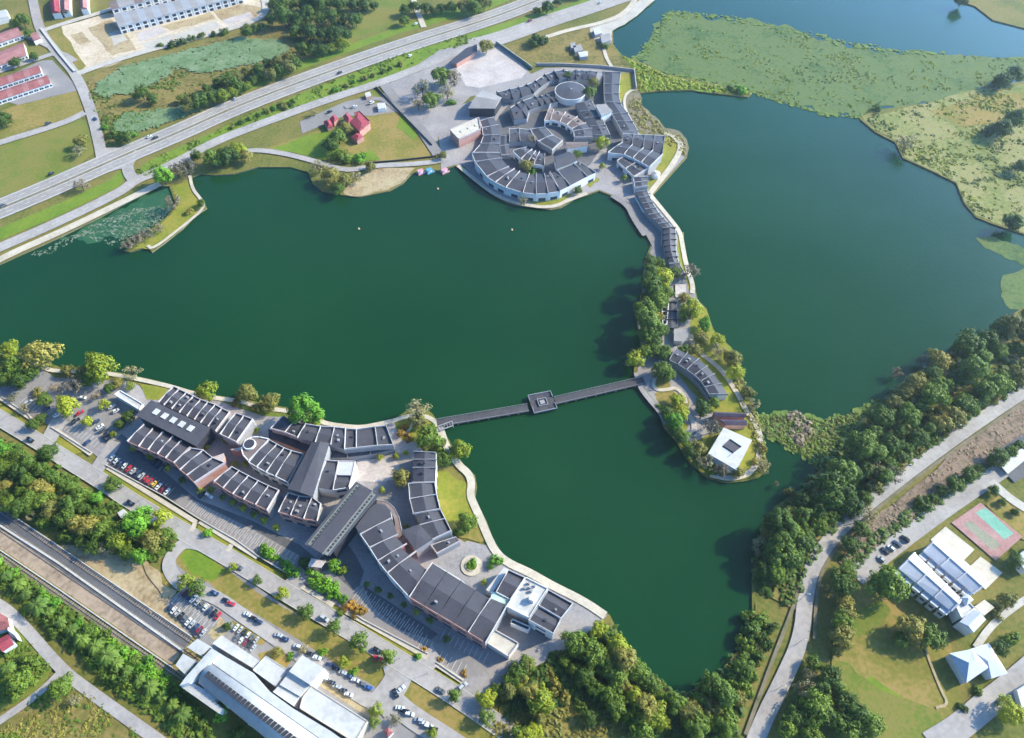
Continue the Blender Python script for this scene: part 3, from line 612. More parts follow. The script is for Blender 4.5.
block('small pink walled end block between the square roof and the round court', [(455.5, 537), (459.5, 541)], [(431, 545), (437, 553)], 6.5, wall='brick', ei=True)
block('large long hall with a plain grey gabled roof and pink street wall', [(409.5, 596.4), (468.2, 631.2)], [(432.2, 562.5), (490, 598.3)], 12, wall='brick', name='hall', cat='hall', n=4, par='roof', ph=-.6, ends=False, ri=.2)
block('narrow grey roofed bay at the end of the large gabled hall', [(468.4, 631.3), (485.6, 642)], [(490.2, 598.4), (506.5, 605.8)], 12, wall='brick', ri=.2, par='coping')
block('grey roofed seaside end bay next to the white roof deck', Z(*H_, '280,308 365,352'), Z(*H_, '352,180 450,226'), 10, wall='white', par='coping', ei=True)
block('upper grey roofed block at the tip of the promenade', Z(*H_, '535,392 668,470'), Z(*H_, '592,300 738,382'), 10, wall='white', par='coping', eo=True, ei=True)
block('lower grey roofed block at the tip of the promenade facing the service yard', Z(*H_, '475,480 622,562'), Z(*H_, '527,405 664,480'), 10, wall='white', par='coping', eo=True)

def slab_building(label, px, h, roof, wall, name='building', cat='building', par=None, pw=.5, over=0, ph=.6, thick=.35, body=True, group=None):
    w = [at(x, y, h).to_2d() for x, y in px]; c = sum(w, Vector((0, 0)))/len(w)
    t = thing(name, label, cat, (c.x, c.y, 0), group)
    if body:
        b = MB(); b.prism([c+(p-c)*(1-over) for p in w], 0, h-thick-.01, 0); b.build('wall', M[wall], t)
    b = MB(); b.prism(w, h-thick, h, 0); b.build('roof', M[roof], t)
    if par:
        b = MB()
        for p, q in zip(w, w[1:]+w[:1]): b.bar(p, q, pw, h-.5, h+ph, 0, pw/2-.01)
        b.build('coping', M[par], t)
    if not body and name != 'entrance_hall':
        for p in w:
            q = c+(p-c)*.9; b = MB(); b.disc(q, .25, 0, h-thick, 8); b.build('post', M['white'], t)
    return t, w
def panel(t, w, uv, m, nm, z0, z1, su, sv):
    """a box on the parallelogram w (4 corners) at fractions uv"""
    o = w[0]; u = w[1]-w[0]; v = w[3]-w[0]
    q = [o+u*(uv[0]+a*su)+v*(uv[1]+b_*sv) for a, b_ in ((-.5, -.5), (.5, -.5), (.5, .5), (-.5, .5))]
    b = MB(); b.prism(q, z0, z1); return b.build(nm, M[m], t)
# hall with five skylights
t, w = slab_building('grey market hall with five white skylights in a row along its roof', Z(*A_, '410,240 882,465 765,607 285,362'), 12, 'roof', 'dark', 'market_hall', 'hall', over=.06)
for k in range(5): panel(t, w, (.2+.145*k, .42), 'roofwhite', 'skylight', 12, 12.4, .075, .3)
slab_building('white flat roofed bay beside the paved court', Z(*C_, '550,488 680,490 656,602 530,598'), 10, 'roofwhite', 'white', 'shop_bay', 'shop block', 'parapet', .35, ph=.3)
# nose of the half-round block
t, w = slab_building('curved pink brick nose of the half-round courtyard block', Z(*B_, '550,488 505,440 495,395 505,355 535,318 585,298 640,298 715,316'), 9.6, 'roofbrown', 'brick', 'rounded_pavilion', 'pavilion', 'white', .5)
b = MB(); cc = at(180+560/8, 400+360/8, 9.6); b.disc(cc, 3.2, 9.6, 10.9, 24); b.build('roof_drum', M['white'], t); b = MB(); b.disc(cc, 2.7, 10.9, 11.0, 24); b.build('drum_lid', M['roof2'], t)
def gable(label, px, h, rise, roof, wall, name='house', cat='house', group=None, over=.4, mats=None):
    """px: eave corners a,b,c,d at height h; ridge runs from mid ad to mid bc"""
    w = [at(x, y, h).to_2d() for x, y in px]; c = sum(w, Vector((0, 0)))/4
    t = thing(name, label, cat, (c.x, c.y, 0), group)
    a, b_, c_, d = w; r0, r1 = (a+d)/2, (b_+c_)/2
    m = MB(); ww = [c+(p-c)*.94 for p in w]; m.prism(ww, 0, h-.05, 0); m.build('wall', M[wall], t)
    m = MB(); T = .25
    m.v = [(*a, h), (*b_, h), (*r1, h+rise), (*r0, h+rise), (*c_, h), (*d, h), (*a, h-T), (*b_, h-T), (*c_, h-T), (*d, h-T)]
    fs = [(0, 1, 2, 3), (3, 2, 4, 5), (0, 3, 5, 9, 6), (1, 7, 8, 4, 2), (0, 6, 7, 1), (5, 4, 8, 9), (6, 9, 8, 7)]
    if (b_-a).cross(d-a) < 0: fs = [f[::-1] for f in fs]
    m.f = fs; m.m = [0]*7; m.build('roof', M[roof], t); return t, w
gable('long dark gabled roof running from the lakeside row down to the street-side row', [(329.5, 443), (312.8, 497), (287.3, 489), (311.7, 442.3)], 13, 1.2, 'roof', 'grey', 'arcade_hall', 'hall')
# entrance hall: wide flat roof, raised middle, vent strips along both sides
EH = [(355.8, 481.5), (379.2, 494.5), (329.3, 555.5), (304.3, 544.2)]
t, w = slab_building('tall slatted entrance hall roof standing across the shop rows above the drop-off', EH, 13.5, 'roof', 'dark', 'entrance_hall', 'entrance hall', body=False, thick=.8)
b = MB(); c = sum(w, Vector((0, 0)))/4
q = [w[0].lerp(w[1], .12).lerp(w[3].lerp(w[2], .12), .03), w[0].lerp(w[1], .88).lerp(w[3].lerp(w[2], .88), .03), w[0].lerp(w[1], .88).lerp(w[3].lerp(w[2], .88), .9), w[0].lerp(w[1], .12).lerp(w[3].lerp(w[2], .12), .9)]
b.prism(q, 0, 12.65, 0); b.build('wall', M['dark'], t)
panel(t, w, (.5, .5), 'roof', 'upper_roof', 13.5, 14.4, .46, .985)
for s_ in (.255, .745):
    o_, u, v = w[0], w[1]-w[0], w[3]-w[0]
    panel(t, w, (s_, .5), 'rooflight', 'gutter', 13.502, 13.75, .022, .98)
    panel(t, w, (.16 if s_ < .5 else .84, .5), 'slatgreen', 'vent_strip', 13.502, 13.58, .13, .95)
    for k in range(19): panel(t, w, (.175 if s_ < .5 else .825, .07+.047*k), 'dark', 'vent', 13.58, 13.75, .06, .026)
b = MB(); b.prism([at(x, y, 5).to_2d() for x, y in Z(150, 500, 3.1, '500,180 545,190 530,210 490,205')], 4.6, 5); t2 = thing('canopy', 'pale entrance canopy under the lower end of the tall entrance hall', 'canopy', at(318, 562)); b.build('roof', M['palepaver'], t2)
for x, y in ((312, 559), (325, 560), (320, 566), (309, 565)):
    p = at(x, y, 4.6); m = MB(); m.disc(p, .2, 0, 4.6, 8); m.build('post', M['steel'], t2)
# rounded head of the curved street row, with its ring-shaped lower roof
t, w = slab_building('rounded head of the curved street row beside the entrance hall', Z(*E_, '525,535 567,592 690,530 815,462 803,405 770,372 735,352 690,345 625,398'), 11.5, 'roof', 'white', 'rounded_pavilion', 'pavilion', None)
b = MB(); b.bar(*[at(x, y, 11.5) for x, y in Z(*E_, '567,592 818,462')], .4, 10.6, 12); b.build('party_wall', M['parapet'], t)
block('curved ring canopy with a pale pink roof wrapping the rounded head', Z(*E_, '690,318 770,325 830,375 870,455 888,560'), Z(*E_, '690,345 755,350 805,400 835,470 845,590'), 8, roof='roofbrown', par='roofbrown', wall='grey', win=False, ri=.04, ph=-.8, name='ring_canopy', cat='canopy', ends=False)
# square hipped roof
def hip(label, px, h, rise, roof, wall, name='house', cat='house', rl=0.0, group=None, inset=.95):
    w = [at(x, y, h).to_2d() for x, y in px]; c = sum(w, Vector((0, 0)))/4
    t = thing(name, label, cat, (c.x, c.y, 0), group)
    m = MB(); m.prism([c+(p-c)*inset for p in w], 0, h-.2, 0); m.build('wall', M[wall], t)
    a, b_, c_, d = w; m0, m1 = (a+d)/2, (b_+c_)/2; r0, r1 = c.lerp(m0, rl), c.lerp(m1, rl)
    m = MB(); z = h
    m.v = [(*a, z), (*b_, z), (*c_, z), (*d, z), (*r0, z+rise), (*r1, z+rise+.001), (*a, z-.2), (*b_, z-.2), (*c_, z-.2), (*d, z-.2)]
    fs = [(0, 1, 5, 4), (1, 2, 5), (2, 3, 4, 5), (3, 0, 4), (0, 6, 7, 1), (1, 7, 8, 2), (2, 8, 9, 3), (3, 9, 6, 0), (9, 8, 7, 6)]
    if (b_-a).cross(d-a) < 0: fs = [f[::-1] for f in fs]
    m.f = fs; m.m = [0]*len(fs); m.build('roof', M[roof], t); return t, w
hip('square dark hipped roof between the curved street row and the lawn row', Z(*G_, '490,165 635,112 742,235 605,322'), 11.5, .4, 'roof', 'grey', 'pavilion', 'pavilion')
# decks of the end blocks
t, w = slab_building('white roof deck with rooftop machines between the grey end blocks', Z(*H_, '455,226 588,292 477,468 343,400'), 9.5, 'roofwhite', 'white', 'deck_building', 'roof deck', 'white', .4, ph=.7)
for k, (a, e) in enumerate(((.25, .12), (.5, .12), (.22, .3), (.5, .3), (.38, .22))): panel(t, w, (a, e), 'grey', 'air_conditioner', 9.5, 11.0, .1, .06)
panel(t, w, (.72, .5), 'white', 'lift_housing', 9.5, 12.5, .22, .16)
slab_building('cream flat roofed annexe beside the service yard', Z(*H_, '270,542 412,622 352,702 213,612'), 6, 'roofcream', 'white', 'annexe', 'annexe', 'parapet', .4, ph=.7)
slab_building('pale green glazed passage between two grey roofed bays', Z(*H_, '250,312 275,312 360,358 343,392 245,350'), 8.6, 'glassgreen', 'white', 'glazed_passage', 'passage')
t, w = slab_building('small white framed plant room in the shaded service yard', Z(*H_, '375,478 482,525 470,545 365,500'), 5.5, 'roof2', 'white', 'plant_room', 'plant room', 'white', .4)
slab_building('thin white terrace roof along the edge of the round court', Z(*G_, '745,425 960,550 1040,615 1030,630 945,580 735,440'), 8, 'roofwhite', 'glass', 'terrace_canopy', 'canopy', over=.02)
slab_building('narrow white passage roof climbing from the round court to the promenade', Z(*H_, '325,165 350,175 255,318 215,300'), 7, 'roofwhite', 'white', 'passage_roof', 'passage')
slab_building('white service shed with grey notches beside the tree-filled car park', Z(0, 340, 6.4, '770,325 915,412 890,445 735,350'), 5, 'roofwhite', 'white', 'service_shed', 'shed', 'white', .4)
t, w = slab_building('small grey brick link block between the corner shop block and the half-round block', Z(*B_, '400,395 495,375 520,310 548,312 500,390 460,410'), 6, 'palepaver', 'brick', 'link_block', 'link block')
slab_building('pale fan-shaped canopy behind the three bay corner block', Z(*B_, '255,460 350,425 358,470 340,500 300,505'), 7, 'palepaver', 'brick', 'fan_canopy', 'canopy', over=.1)

c = at(471.5, 566); t = thing('round_planter', 'round planter ringed by pale paving in the middle of the round court', 'planter', (c.x, c.y, 0))
b = MB(); b.disc(c, 5.2, 0, .75, 40); b.build('paving_ring', M['path'], t); b = MB(); b.disc(c, 3.0, .75, 1.15, 32); b.build('planter_rim', M['kerb'], t); b = MB(); b.disc(c, 2.7, 1.15, 1.2, 32); b.build('soil', M['greengrass'], t)
# ------------------------------------------------------------------ far complex
HF = 5.2
block('great curved fan of nine roof bays with a white outer wall above the quay', Z(*K_, '258,262 285,332 378,447 445,492 530,532 665,574 770,584 865,578 960,562'), Z(*K_, '478,265 495,304 550,370 595,387 638,407 715,427 770,422 835,427 880,412'), 7.5, wall='white', par='parapet', cut={5: .98, 7: .98}, mats={6: 'roof2', 4: 'roof', 0: 'roof', 1: 'roof'})
block('three bay lakeside block with a tall white wall at the end of the great fan', [(560, 190), (570, 185), (587, 176), (595.5, 172)], [(549, 173), (557, 170), (573.6, 163), (579, 161.4)], 7.5, wall='white', par='coping')
block('left wing of five narrow bays between the pink building and the fan', Z(*K_, '322,5 340,62 348,122 325,187 262,258'), Z(*K_, '430,-25 468,37 480,117 478,187 476,260'), HF, wall='white', par='parapet', mats={1: 'roof', 2: 'roof2'})
block('inner block of two bays above the small garden court of the far complex', Z(*K_, '555,65 632,62 722,72'), Z(*K_, '555,172 640,162 765,172'), HF, wall='white')
block('two bay inner block with a white wall and angled roofs in the far complex', Z(*K_, '845,56 905,115 980,160'), Z(*K_, '722,74 785,168 898,236'), HF, wall='white', ins='grey', par='coping', ei=True)
block('small inner fan of four bays round the garden court of the far complex', Z(*K_, '585,243 650,306 705,328 752,347 835,358'), Z(*K_, '690,216 735,232 765,246 795,252 840,266'), 6.5, wall='white')
block('narrow grey passage roof between the left wing and the inner blocks', Z(*K_, '482,120 480,200 492,272'), Z(*K_, '550,118 552,195 562,270'), 5, wall='grey', win=False, name='passage_roof', cat='passage', ph=-.3)
block('upper outer row of seven bays beside the pale parking square', Z(*I_, '452,252 555,228 630,212 690,193 760,163 835,112 905,92 992,72'), Z(*I_, '497,298 585,308 655,290 750,256 805,206 875,160 940,140 1015,118'), 5.5, wall='white', par='dark', mats={0: 'roof', 3: 'roof2'})
block('second row of six bays inside the upper outer row', Z(*I_, '560,378 612,345 657,322 757,287 800,282 842,274 885,275'), Z(*I_, '592,470 695,456 716,390 806,358 852,345 908,332 942,325'), 6, wall='white', ins='grey', par='roof2')
block('curved inner row of six brown grey bays round the central lane', Z(*J_, '35,482 85,472 160,486 217,512 257,545 272,565 277,612'), Z(*J_, '85,352 110,396 205,413 300,450 367,500 417,545 425,618'), 5.5, roof='roofbrown', wall='white', ins='grey', mats={4: 'roof', 5: 'roof', 3: 'roofbrown'})
block('stepped row of four bays running down from the round hall', Z(*J_, '415,322 455,400 490,445 527,520 562,596'), Z(*J_, '285,347 322,412 360,465 402,530 432,600'), HF, wall='white', ins='grey', par='grey')
block('long eastern wing of seven bays beside the strip of lawn', Z(*J_, '645,97 635,190 630,267 645,342 702,420 742,490 785,562'), Z(*J_, '512,97 512,190 512,267 520,332 575,430 610,490 652,572'), HF, wall='white', par='grey', ei=True)
block('top row of eight small bays along the back fence', Z(*J_, '110,85 185,75 235,85 290,74 345,78 405,80 460,88 510,88'), Z(*J_, '150,145 215,130 245,140 290,152 340,142 390,152 440,166 495,152'), 6.5, wall='white', ins='grey', par='dark', mats={2: 'roof2', 4: 'roof2', 6: 'rooflight'})
block('back half of the eastern point building, four bays above the lawn', Z(*L_, '800,97 735,92 672,90 600,86 532,82'), Z(*L_, '784,212 722,186 661,172 591,150 528,137'), 7.5, wall='white', par='grey')
block('front half of the eastern point building, five bays stepping down to its court', Z(*L_, '438,203 540,214 596,238 650,266 702,296'), Z(*L_, '528,140 592,154 662,176 723,190 786,215'), 7.5, wall='white', ins='grey', par='coping', mats={0: 'roof2'})
block('low wing closing the small court of the eastern point building', Z(*L_, '495,257 605,358'), Z(*L_, '540,232 692,305'), 5.5, wall='white', ins='grey', par='parapet', n=2, ei=False)
block('small grey gatehouse roofs where the covered causeway begins', Z(*L_, '600,365 612,432'), Z(*L_, '690,362 692,420'), 6, wall='white', win=False, n=2)
block('covered causeway walk, upper stretch of sloping roofs along the isthmus', Z(610, 180, 5.68, '212,58 240,120 272,177 357,267'), Z(610, 180, 5.68, '150,66 185,132 212,187 302,272'), 5, n=7, wall='white', ins='grey', par='grey', win=False, name='covered_walk', cat='covered walk')
block('covered causeway walk, lower banded stretch beside the isthmus trees', Z(610, 180, 5.68, '372,270 374,345 373,400 392,468'), Z(610, 180, 5.68, '305,275 305,345 315,400 336,470'), 5, n=6, wall='white', ins='grey', par='roof2', win=False, name='covered_walk', cat='covered walk', ri=.5)
block('short end roof of the covered walk under a bare grey tree', Z(610, 180, 5.68, '395,472 430,530'), Z(610, 180, 5.68, '338,474 362,535'), 5, wall='white', win=False, name='covered_walk', cat='covered walk')
block('dark covered walk between the isthmus trees and the pale pavilion', P('676.5,302 677.5,328'), P('666.5,302 665.5,328'), 4, n=3, roof='roof2', wall='grey', ins='grey', par='roof2', win=False, name='covered_walk', cat='covered walk')
# round hall
c = at(570.5, 90.5, 6); t = thing('round_hall', 'round hall with a conical grey roof and white drum wall', 'round hall', (c.x, c.y, 0))
b = MB(); b.disc(c, 12.0, 0, 5.0, 48); b.build('wall', M['white'], t); b = MB(); b.disc(c, 12.5, 5.0, 5.9, 48); b.build('coping', M['white'], t); b = MB(); b.disc(c, 12.1, 5.9, 7.6, 48, 0, .6); b.build('roof', M['roof'], t)
b = MB(); b.disc(c, .9, 7.5, 8.1, 16, 0, .4); b.build('finial', M['rooflight'], t)
# pink building, gabled canopy, small roofs
t, w = slab_building('salmon brick building with a pale flat roof at the waterfront corner', Z(*I_, '80,560 310,462 325,552 150,632'), 8, 'roofcream', 'brick', 'waterfront_building', 'building', 'parapet', .5)
for k in range(3): panel(t, w, (.25+.25*k, .5), 'roofwhite', 'roof_hatch', 8, 8.4, .08, .18)
gable('open canopy hall with a slanting grey and white gabled roof by the parking square', Z(*I_, '225,386 440,388 495,300 342,235'), 8, 2.2, 'rooflight', 'dark', 'canopy_hall', 'canopy hall')
gable('small brown grey roof by the garden of the far complex', Z(*J_, '215,712 385,685 385,655 200,655'), 6, .8, 'roofbrown', 'white', 'kiosk', 'kiosk')
slab_building('small square pale roof bridging two rows of the far complex', Z(*J_, '440,357 525,350 582,410 492,447'), 8.5, 'rooflight', 'white', 'link_block', 'link block', over=.1)
gable('dark hipped block between the fan and the white lakeside block', [(554, 157), (568, 151.5), (578, 160), (557, 168.5)], 7, 1.5, 'roof', 'white', 'link_block', 'link block')
c = at(540+742/6.4, 120+335/6.4, 4); t = thing('round_kiosk', 'small round white kiosk beside the point lawn', 'kiosk', (c.x, c.y, 0)); b = MB(); b.disc(c, 3, 0, 3.2, 24); b.build('wall', M['white'], t); b = MB(); b.disc(c, 3.4, 3.2, 4.4, 24, 0, .8); b.build('roof', M['roofwhite'], t)
# walls and fences of the far complex
def wall_line(label, px, h, m, name='boundary_wall', cat='wall', th=.35, parts=True):
    w = [at(x, y, 0).to_2d() for x, y in px]; c = sum(w, Vector((0, 0)))/len(w)
    t = thing(name, label, cat, (c.x, c.y, 0)); b = MB(); q = MB()
    for i in range(len(w)-1):
        b.bar(w[i], w[i+1], th, 0, h-.01*(i % 2), 0, th/2-.01)
        q.bar(w[i], w[i+1], th+.12, h, h+.12-.01*(i % 2), 0, th/2-.01)
    b.build('panel', M[m], t); q.build('coping', M['kerb'] if m != 'dark' else M['dark'], t); return t
M['fence'] = flat('blue green fence sheet', (.12,.2,.21), .6)
wall_line('blue green sheet fence from the road down to the corner of the far complex', P('496,44 510,54 527,66 532,70'), 3, 'fence', 'sheet_fence', 'fence')
wall_line('long pale boundary wall behind the far complex', P('536,66 560,66 600,68 634,72 636,90'), 2.6, 'grey')
wall_line('low white wall along the shaded side of the covered causeway walk', Z(610, 180, 5.68, '140,100 180,175 220,222 295,285 290,375'), 2.2, 'white')
wall_line('dark fence down the edge of the driveway beside the dry field', P('376,88 400,113 432,146'), 1.6, 'dark', 'fence', 'fence')
wall_line('pinkish wall along the upper car park', P('3,398 30,416 32,420'), 1.2, 'brick'); wall_line('pinkish wall from the upper entrance to the second entrance', P('52,428 92,453'), 1.2, 'brick')
wall_line('long pinkish wall between the grass verge and the shop car park', P('107,466 165,497 199,519 237,541 259,557 294,578'), 1.2, 'brick')
wall_line('pinkish wall below the orange bushes along the shaded car park', P('352,612 363,620 428,654'), 1.2, 'brick')
wall_line('short pinkish wall near the service road turn', P('437,663 463,681'), 1.2, 'brick')
wall_line('low dark hedge wall below the red house field', P('365,164 400,161 436,157'), 1.2, 'dark', 'fence', 'fence')
wall_line('blue green canal wall beside the town road and the building site', P('42,30 60,54 75,72'), 1.5, 'fence', 'canal_wall', 'wall', th=2)

# ------------------------------------------------------------------ island
Z6 = (620, 300, 6.4); Z7 = (630, 380, 6.4)
block('curved island building of six dark roof bays above the shaded court', Z(*Z6, '318,377 375,405 430,440 480,475 522,515 550,555 577,602'), Z(*Z6, '362,302 432,335 505,372 560,420 605,470 650,535 690,600'), 6.5, wall='grey', ins='white', mats={0: 'roof', 1: 'roof2', 2: 'roof2', 3: 'roof', 4: 'roof2', 5: 'roof'}, par='grey', win=True, ri=.4)
block('curved dark arcade roof along the inner side of the island building', Z(*Z6, '300,385 380,425 450,475 510,535 550,590 578,640'), Z(*Z6, '318,377 392,410 468,462 525,520 565,580 595,632'), 4.5, roof='roof2', par='grey', wall='grey', win=False, name='arcade', cat='arcade', ph=0)
gable('long narrow purple roof beside the white courtyard house', Z(*Z7, '530,202 738,212 742,238 540,232'), 5, 1, 'roofpurple', 'brick', 'pavilion', 'pavilion')
gable('second purple roof with a brick end beside the white courtyard house', Z(*Z7, '565,250 745,255 748,290 610,288'), 4.5, 1, 'roofpurple', 'brick', 'pavilion', 'pavilion')
wp = [at(x, y, 6).to_2d() for x, y in Z(*Z7, '600,303 782,385 682,577 500,470')]; ip = [at(x, y, 6).to_2d() for x, y in Z(*Z7, '640,375 716,425 622,497 550,455')]
c = sum(wp, Vector((0, 0)))/4; t = thing('courtyard_house', 'white square building with a sunken grey courtyard on the island tip', 'courtyard house', (c.x, c.y, 0))
bw, br = MB(), MB()
for i in range(4):
    j = (i+1) % 4; q = [wp[i], wp[j], ip[j], ip[i]]
    bw.prism([c+(p-c)*.97 if k < 2 else p for k, p in enumerate(q)], 0, 5.55, 0); br.prism(q, 5.6, 6.0+.004*i, 0)
bw.build('wall', M['white'], t); br.build('roof', M['roofwhite'], t)
b = MB(); b.prism([ip[0].lerp(ip[3], .02), ip[1].lerp(ip[2], .02), ip[1].lerp(ip[2], .5), ip[0].lerp(ip[3], .5)], 5.0, 5.4); b.build('courtyard_roof', M['roof'], t)
b = MB(); b.prism([ip[0].lerp(ip[3], .53), ip[1].lerp(ip[2], .53), ip[2], ip[3]], 4.4, 4.8); b.build('courtyard_floor', M['roofblue'], t)
def frame(label, px, h, name='pergola', cat='pergola', m='white'):
    w = [at(x, y, h) for x, y in px]; c = sum(w, Vector((0, 0, 0)))/4
    t = thing(name, label, cat, (c.x, c.y, 0)); b = MB()
    for i in range(4): b.bar(w[i], w[(i+1) % 4], .5, h-.4, h-.01*(i % 2), 0, .2)
    for k in range(1, 5): b.bar(w[0].lerp(w[3], k/5), w[1].lerp(w[2], k/5), .3, h-.3, h-.05)
    b.build('beam', M[m], t)
    for p in w: q = MB(); q.disc(p, .25, 0, h-.4, 8); q.build('post', M[m], t)
frame('white open frame beside the isthmus trees', Z(*Z6, '268,18 312,18 300,155 275,155'), 3.5)
slab_building('pale pavilion roof in the middle of the island', Z(*Z6, '345,182 430,182 440,235 400,265 345,262'), 4, 'rooflight', 'white', 'pavilion', 'pavilion', over=.1)
slab_building('pink terrace deck at the end of the covered walk', Z(610, 180, 5.68, '370,592 430,590 432,665 372,665'), 1, 'palepaver', 'brick', 'terrace', 'terrace')
slab_building('small grey hut in the shade at the upper end of the island court', Z(*Z6, '255,320 300,305 310,340 285,385 245,380'), 4, 'roof', 'grey', 'hut', 'hut')

# ------------------------------------------------------------------ bridge with its square platform
bc = at(542, 403); t = thing('footbridge', 'long grey timber footbridge with a square viewing platform over the lake', 'footbridge', (bc.x, bc.y, 0))
def deck(pts, w, z0, z1, nm, m):
    b = MB()
    for p, q in zip(pts, pts[1:]): b.bar(at(*p), at(*q), w, z0, z1)
    return b.build(nm, M[m], t)
deck(P('437,424 528,408.5'), 5, .3, .75, 'deck', 'wood'); deck(P('555,401.5 644,381'), 5, .3, .75, 'deck', 'wood')
pw = [at(x, y).to_2d() for x, y in P('527.5,396.5 550.5,392 557.5,409.5 534,414.5')]
b = MB(); b.prism(pw, .25, .8); b.build('platform', M['wood'], t)
pc = sum(pw, Vector((0, 0)))/4
for f_, nm, mm, z in ((.97, 'railing', 'grey', 1.7), (.36, 'inner_railing', 'grey', 1.6)):
    b = MB(); q = [pc+(p-pc)*f_ for p in pw]
    for i in range(4):
        if f_ > .5 and i in (1, 3):
            b.bar(q[i], q[i].lerp(q[(i+1) % 4], .32), .3, .8, z); b.bar(q[i].lerp(q[(i+1) % 4], .68), q[(i+1) % 4], .3, .8, z)
        else: b.bar(q[i], q[(i+1) % 4], .3, .8, z-.01*(i % 2), 0, .14)
    b.build(nm, M[mm], t)
b = MB(); b.prism([pc+(p-pc)*.2 for p in pw], .8, 1.3); b.build('plinth', M['rooflight'], t)
for k in range(4):
    p = pc+(pw[k]-pc)*.68; b = MB(); b.box(p, 4, 2.5, .8, 1.0, .3); b.build('planter', M['roof2'], t)
for p0, p1 in ((P('437,424 528,408.5')), (P('555,401.5 644,381'))):
    a, e = at(*p0).to_2d(), at(*p1).to_2d(); d = (e-a).normalized(); nn = Vector((-d.y, d.x))
    for s_ in (-2.35, 2.35):
        b = MB(); b.bar(a+nn*s_, e+nn*s_, .14, 1.6, 1.75)
        for k in range(25): b.box(a.lerp(e, k/24)+nn*s_, .14, .14, .75, 1.6)
        b.build('railing', M['grey'], t)
    for k in range(1, 9):
        p = a.lerp(e, k/9); b = MB(); b.bar(p-nn*2.2, p+nn*2.2, .6, -2.4, .3); b.build('pier', M['concrete'], t)
for k in range(4):
    p = pc+(pw[k]-pc)*.8; b = MB(); b.disc(p, .5, -2.4, .25, 10); b.build('pier', M['concrete'], t)
frame('white framed gate at the shore end of the footbridge', P('438,426 440,430 453,425.5 452,421'), 2.2, 'bridge_gate', 'gate', 'grey')

# ------------------------------------------------------------------ station
ZS = (160, 623, 6.4)
SD = (at(318, 760)-at(205, 672)).to_2d().normalized()
def vault(label, px, h, rise, m, name, cat, seg=12, vents=0):
    """px: a,b along one eave, c,d along the other (b-c and a-d are the ends)"""
    w = [at(x, y, h).to_2d() for x, y in px]; c = sum(w, Vector((0, 0)))/4; t = thing(name, label, cat, (c.x, c.y, 0))
    a, b_, c_, d = w; m_ = MB(); n = seg
    prof = [(k/n, rise*math.sin(math.pi*k/n)) for k in range(n+1)]
    for f, z in prof: m_.v += [(*a.lerp(d, f), h+z), (*b_.lerp(c_, f), h+z)]
    nb = len(m_.v)
    for f, z in prof: m_.v += [(*a.lerp(d, f), h+z-.3), (*b_.lerp(c_, f), h+z-.3)]
    for k in range(n):
        i = 2*k; m_.f += [(i, i+1, i+3, i+2), (nb+i, nb+i+2, nb+i+3, nb+i+1), (i, i+2, nb+i+2, nb+i), (i+1, nb+i+1, nb+i+3, i+3)]; m_.m += [0]*4
    m_.f += [(0, nb, nb+1, 1), (2*n, 2*n+1, nb+2*n+1, nb+2*n)]; m_.m += [0, 0]
    if (b_-a).cross(d-a) < 0: m_.f = [f[::-1] for f in m_.f]
    m_.build('roof', M[m], t, smooth=True)
    for k in range(6):
        for s0, s1 in ((a, b_), (d, c_)):
            p = c+(s0.lerp(s1, .04+.184*k)-c)*.97; q = MB(); q.disc(p, .4, 0, h-.25, 10); q.build('column', M['white'], t)
    for k in range(vents):
        f = .03+.94*k/vents; q0 = a.lerp(b_, f); q1 = d.lerp(c_, f); p = q0.lerp(q1, .5); L = (b_-a)*(.94/vents*.68); wd = (q1-q0).normalized()*2.6
        q = MB(); q.prism([p-wd*.5, p-wd*.5+L, p+wd*.5+L, p+wd*.5], h+rise-.12, h+rise+.45); q.build('roof_vent', M['dark'], t)
    return t
vault('long silver vaulted station roof with a line of dark vents along its ridge', Z(*ZS, '335,255 1260,905 1060,1050 245,385'), 9, 3.5, 'metalwhite', 'station_roof', 'station roof', vents=34)
slab_building('wide white flat roof beside the vaulted station roof', Z(*ZS, '385,195 590,315 690,430 850,545 1090,690 1330,860 1260,905 335,257'), 9.6, 'metalwhite', 'white', 'station_hall', 'station hall')
slab_building('long white cross roof closing the upper end of the station', Z(*ZS, '330,160 385,195 185,385 125,400 165,345'), 11, 'metalwhite', 'white', 'station_bridge', 'station bridge', over=.02)
slab_building('white platform roof along the lower side of the station', Z(*ZS, '125,402 190,372 370,470 340,492 400,545 380,582'), 8, 'metalwhite', 'white', 'platform_roof', 'platform roof', over=.05)
slab_building('white porch roof nearest the staff car park', Z(*ZS, '395,78 640,245 598,290 335,130'), 7, 'roofwhite', 'white', 'porch_roof', 'porch roof', over=.05)
slab_building('square white roof in the middle of the station front', Z(*ZS, '678,212 815,300 735,400 595,300'), 8, 'roofwhite', 'white', 'station_wing', 'station wing', 'metalwhite', .3, ph=.2)
slab_building('tall white block of the station beside the square roof', Z(*ZS, '910,205 1050,290 960,395 825,310'), 11, 'roofwhite', 'white', 'station_block', 'station block')
slab_building('stepped white roof below the tall station block', Z(*ZS, '825,315 960,398 895,470 765,395'), 9, 'roofwhite', 'white', 'station_wing', 'station wing')
slab_building('lowest step of the white station roofs', Z(*ZS, '762,398 893,472 850,528 722,440'), 8.2, 'roofwhite', 'white', 'station_wing', 'station wing')
slab_building('long cream edged white roof at the station end nearest the red kiosk', [(312, 686), (367, 721), (355, 742), (300, 708), (303, 697)], 8, 'roofwhite', 'roofcream', 'station_wing', 'station wing', 'roofcream', .4, ph=.3)
slab_building('first white canopy over the tracks outside the station', Z(*ZS, '240,100 325,150 265,212 172,155'), 7.5, 'metalwhite', 'white', 'track_canopy', 'track canopy', body=False)
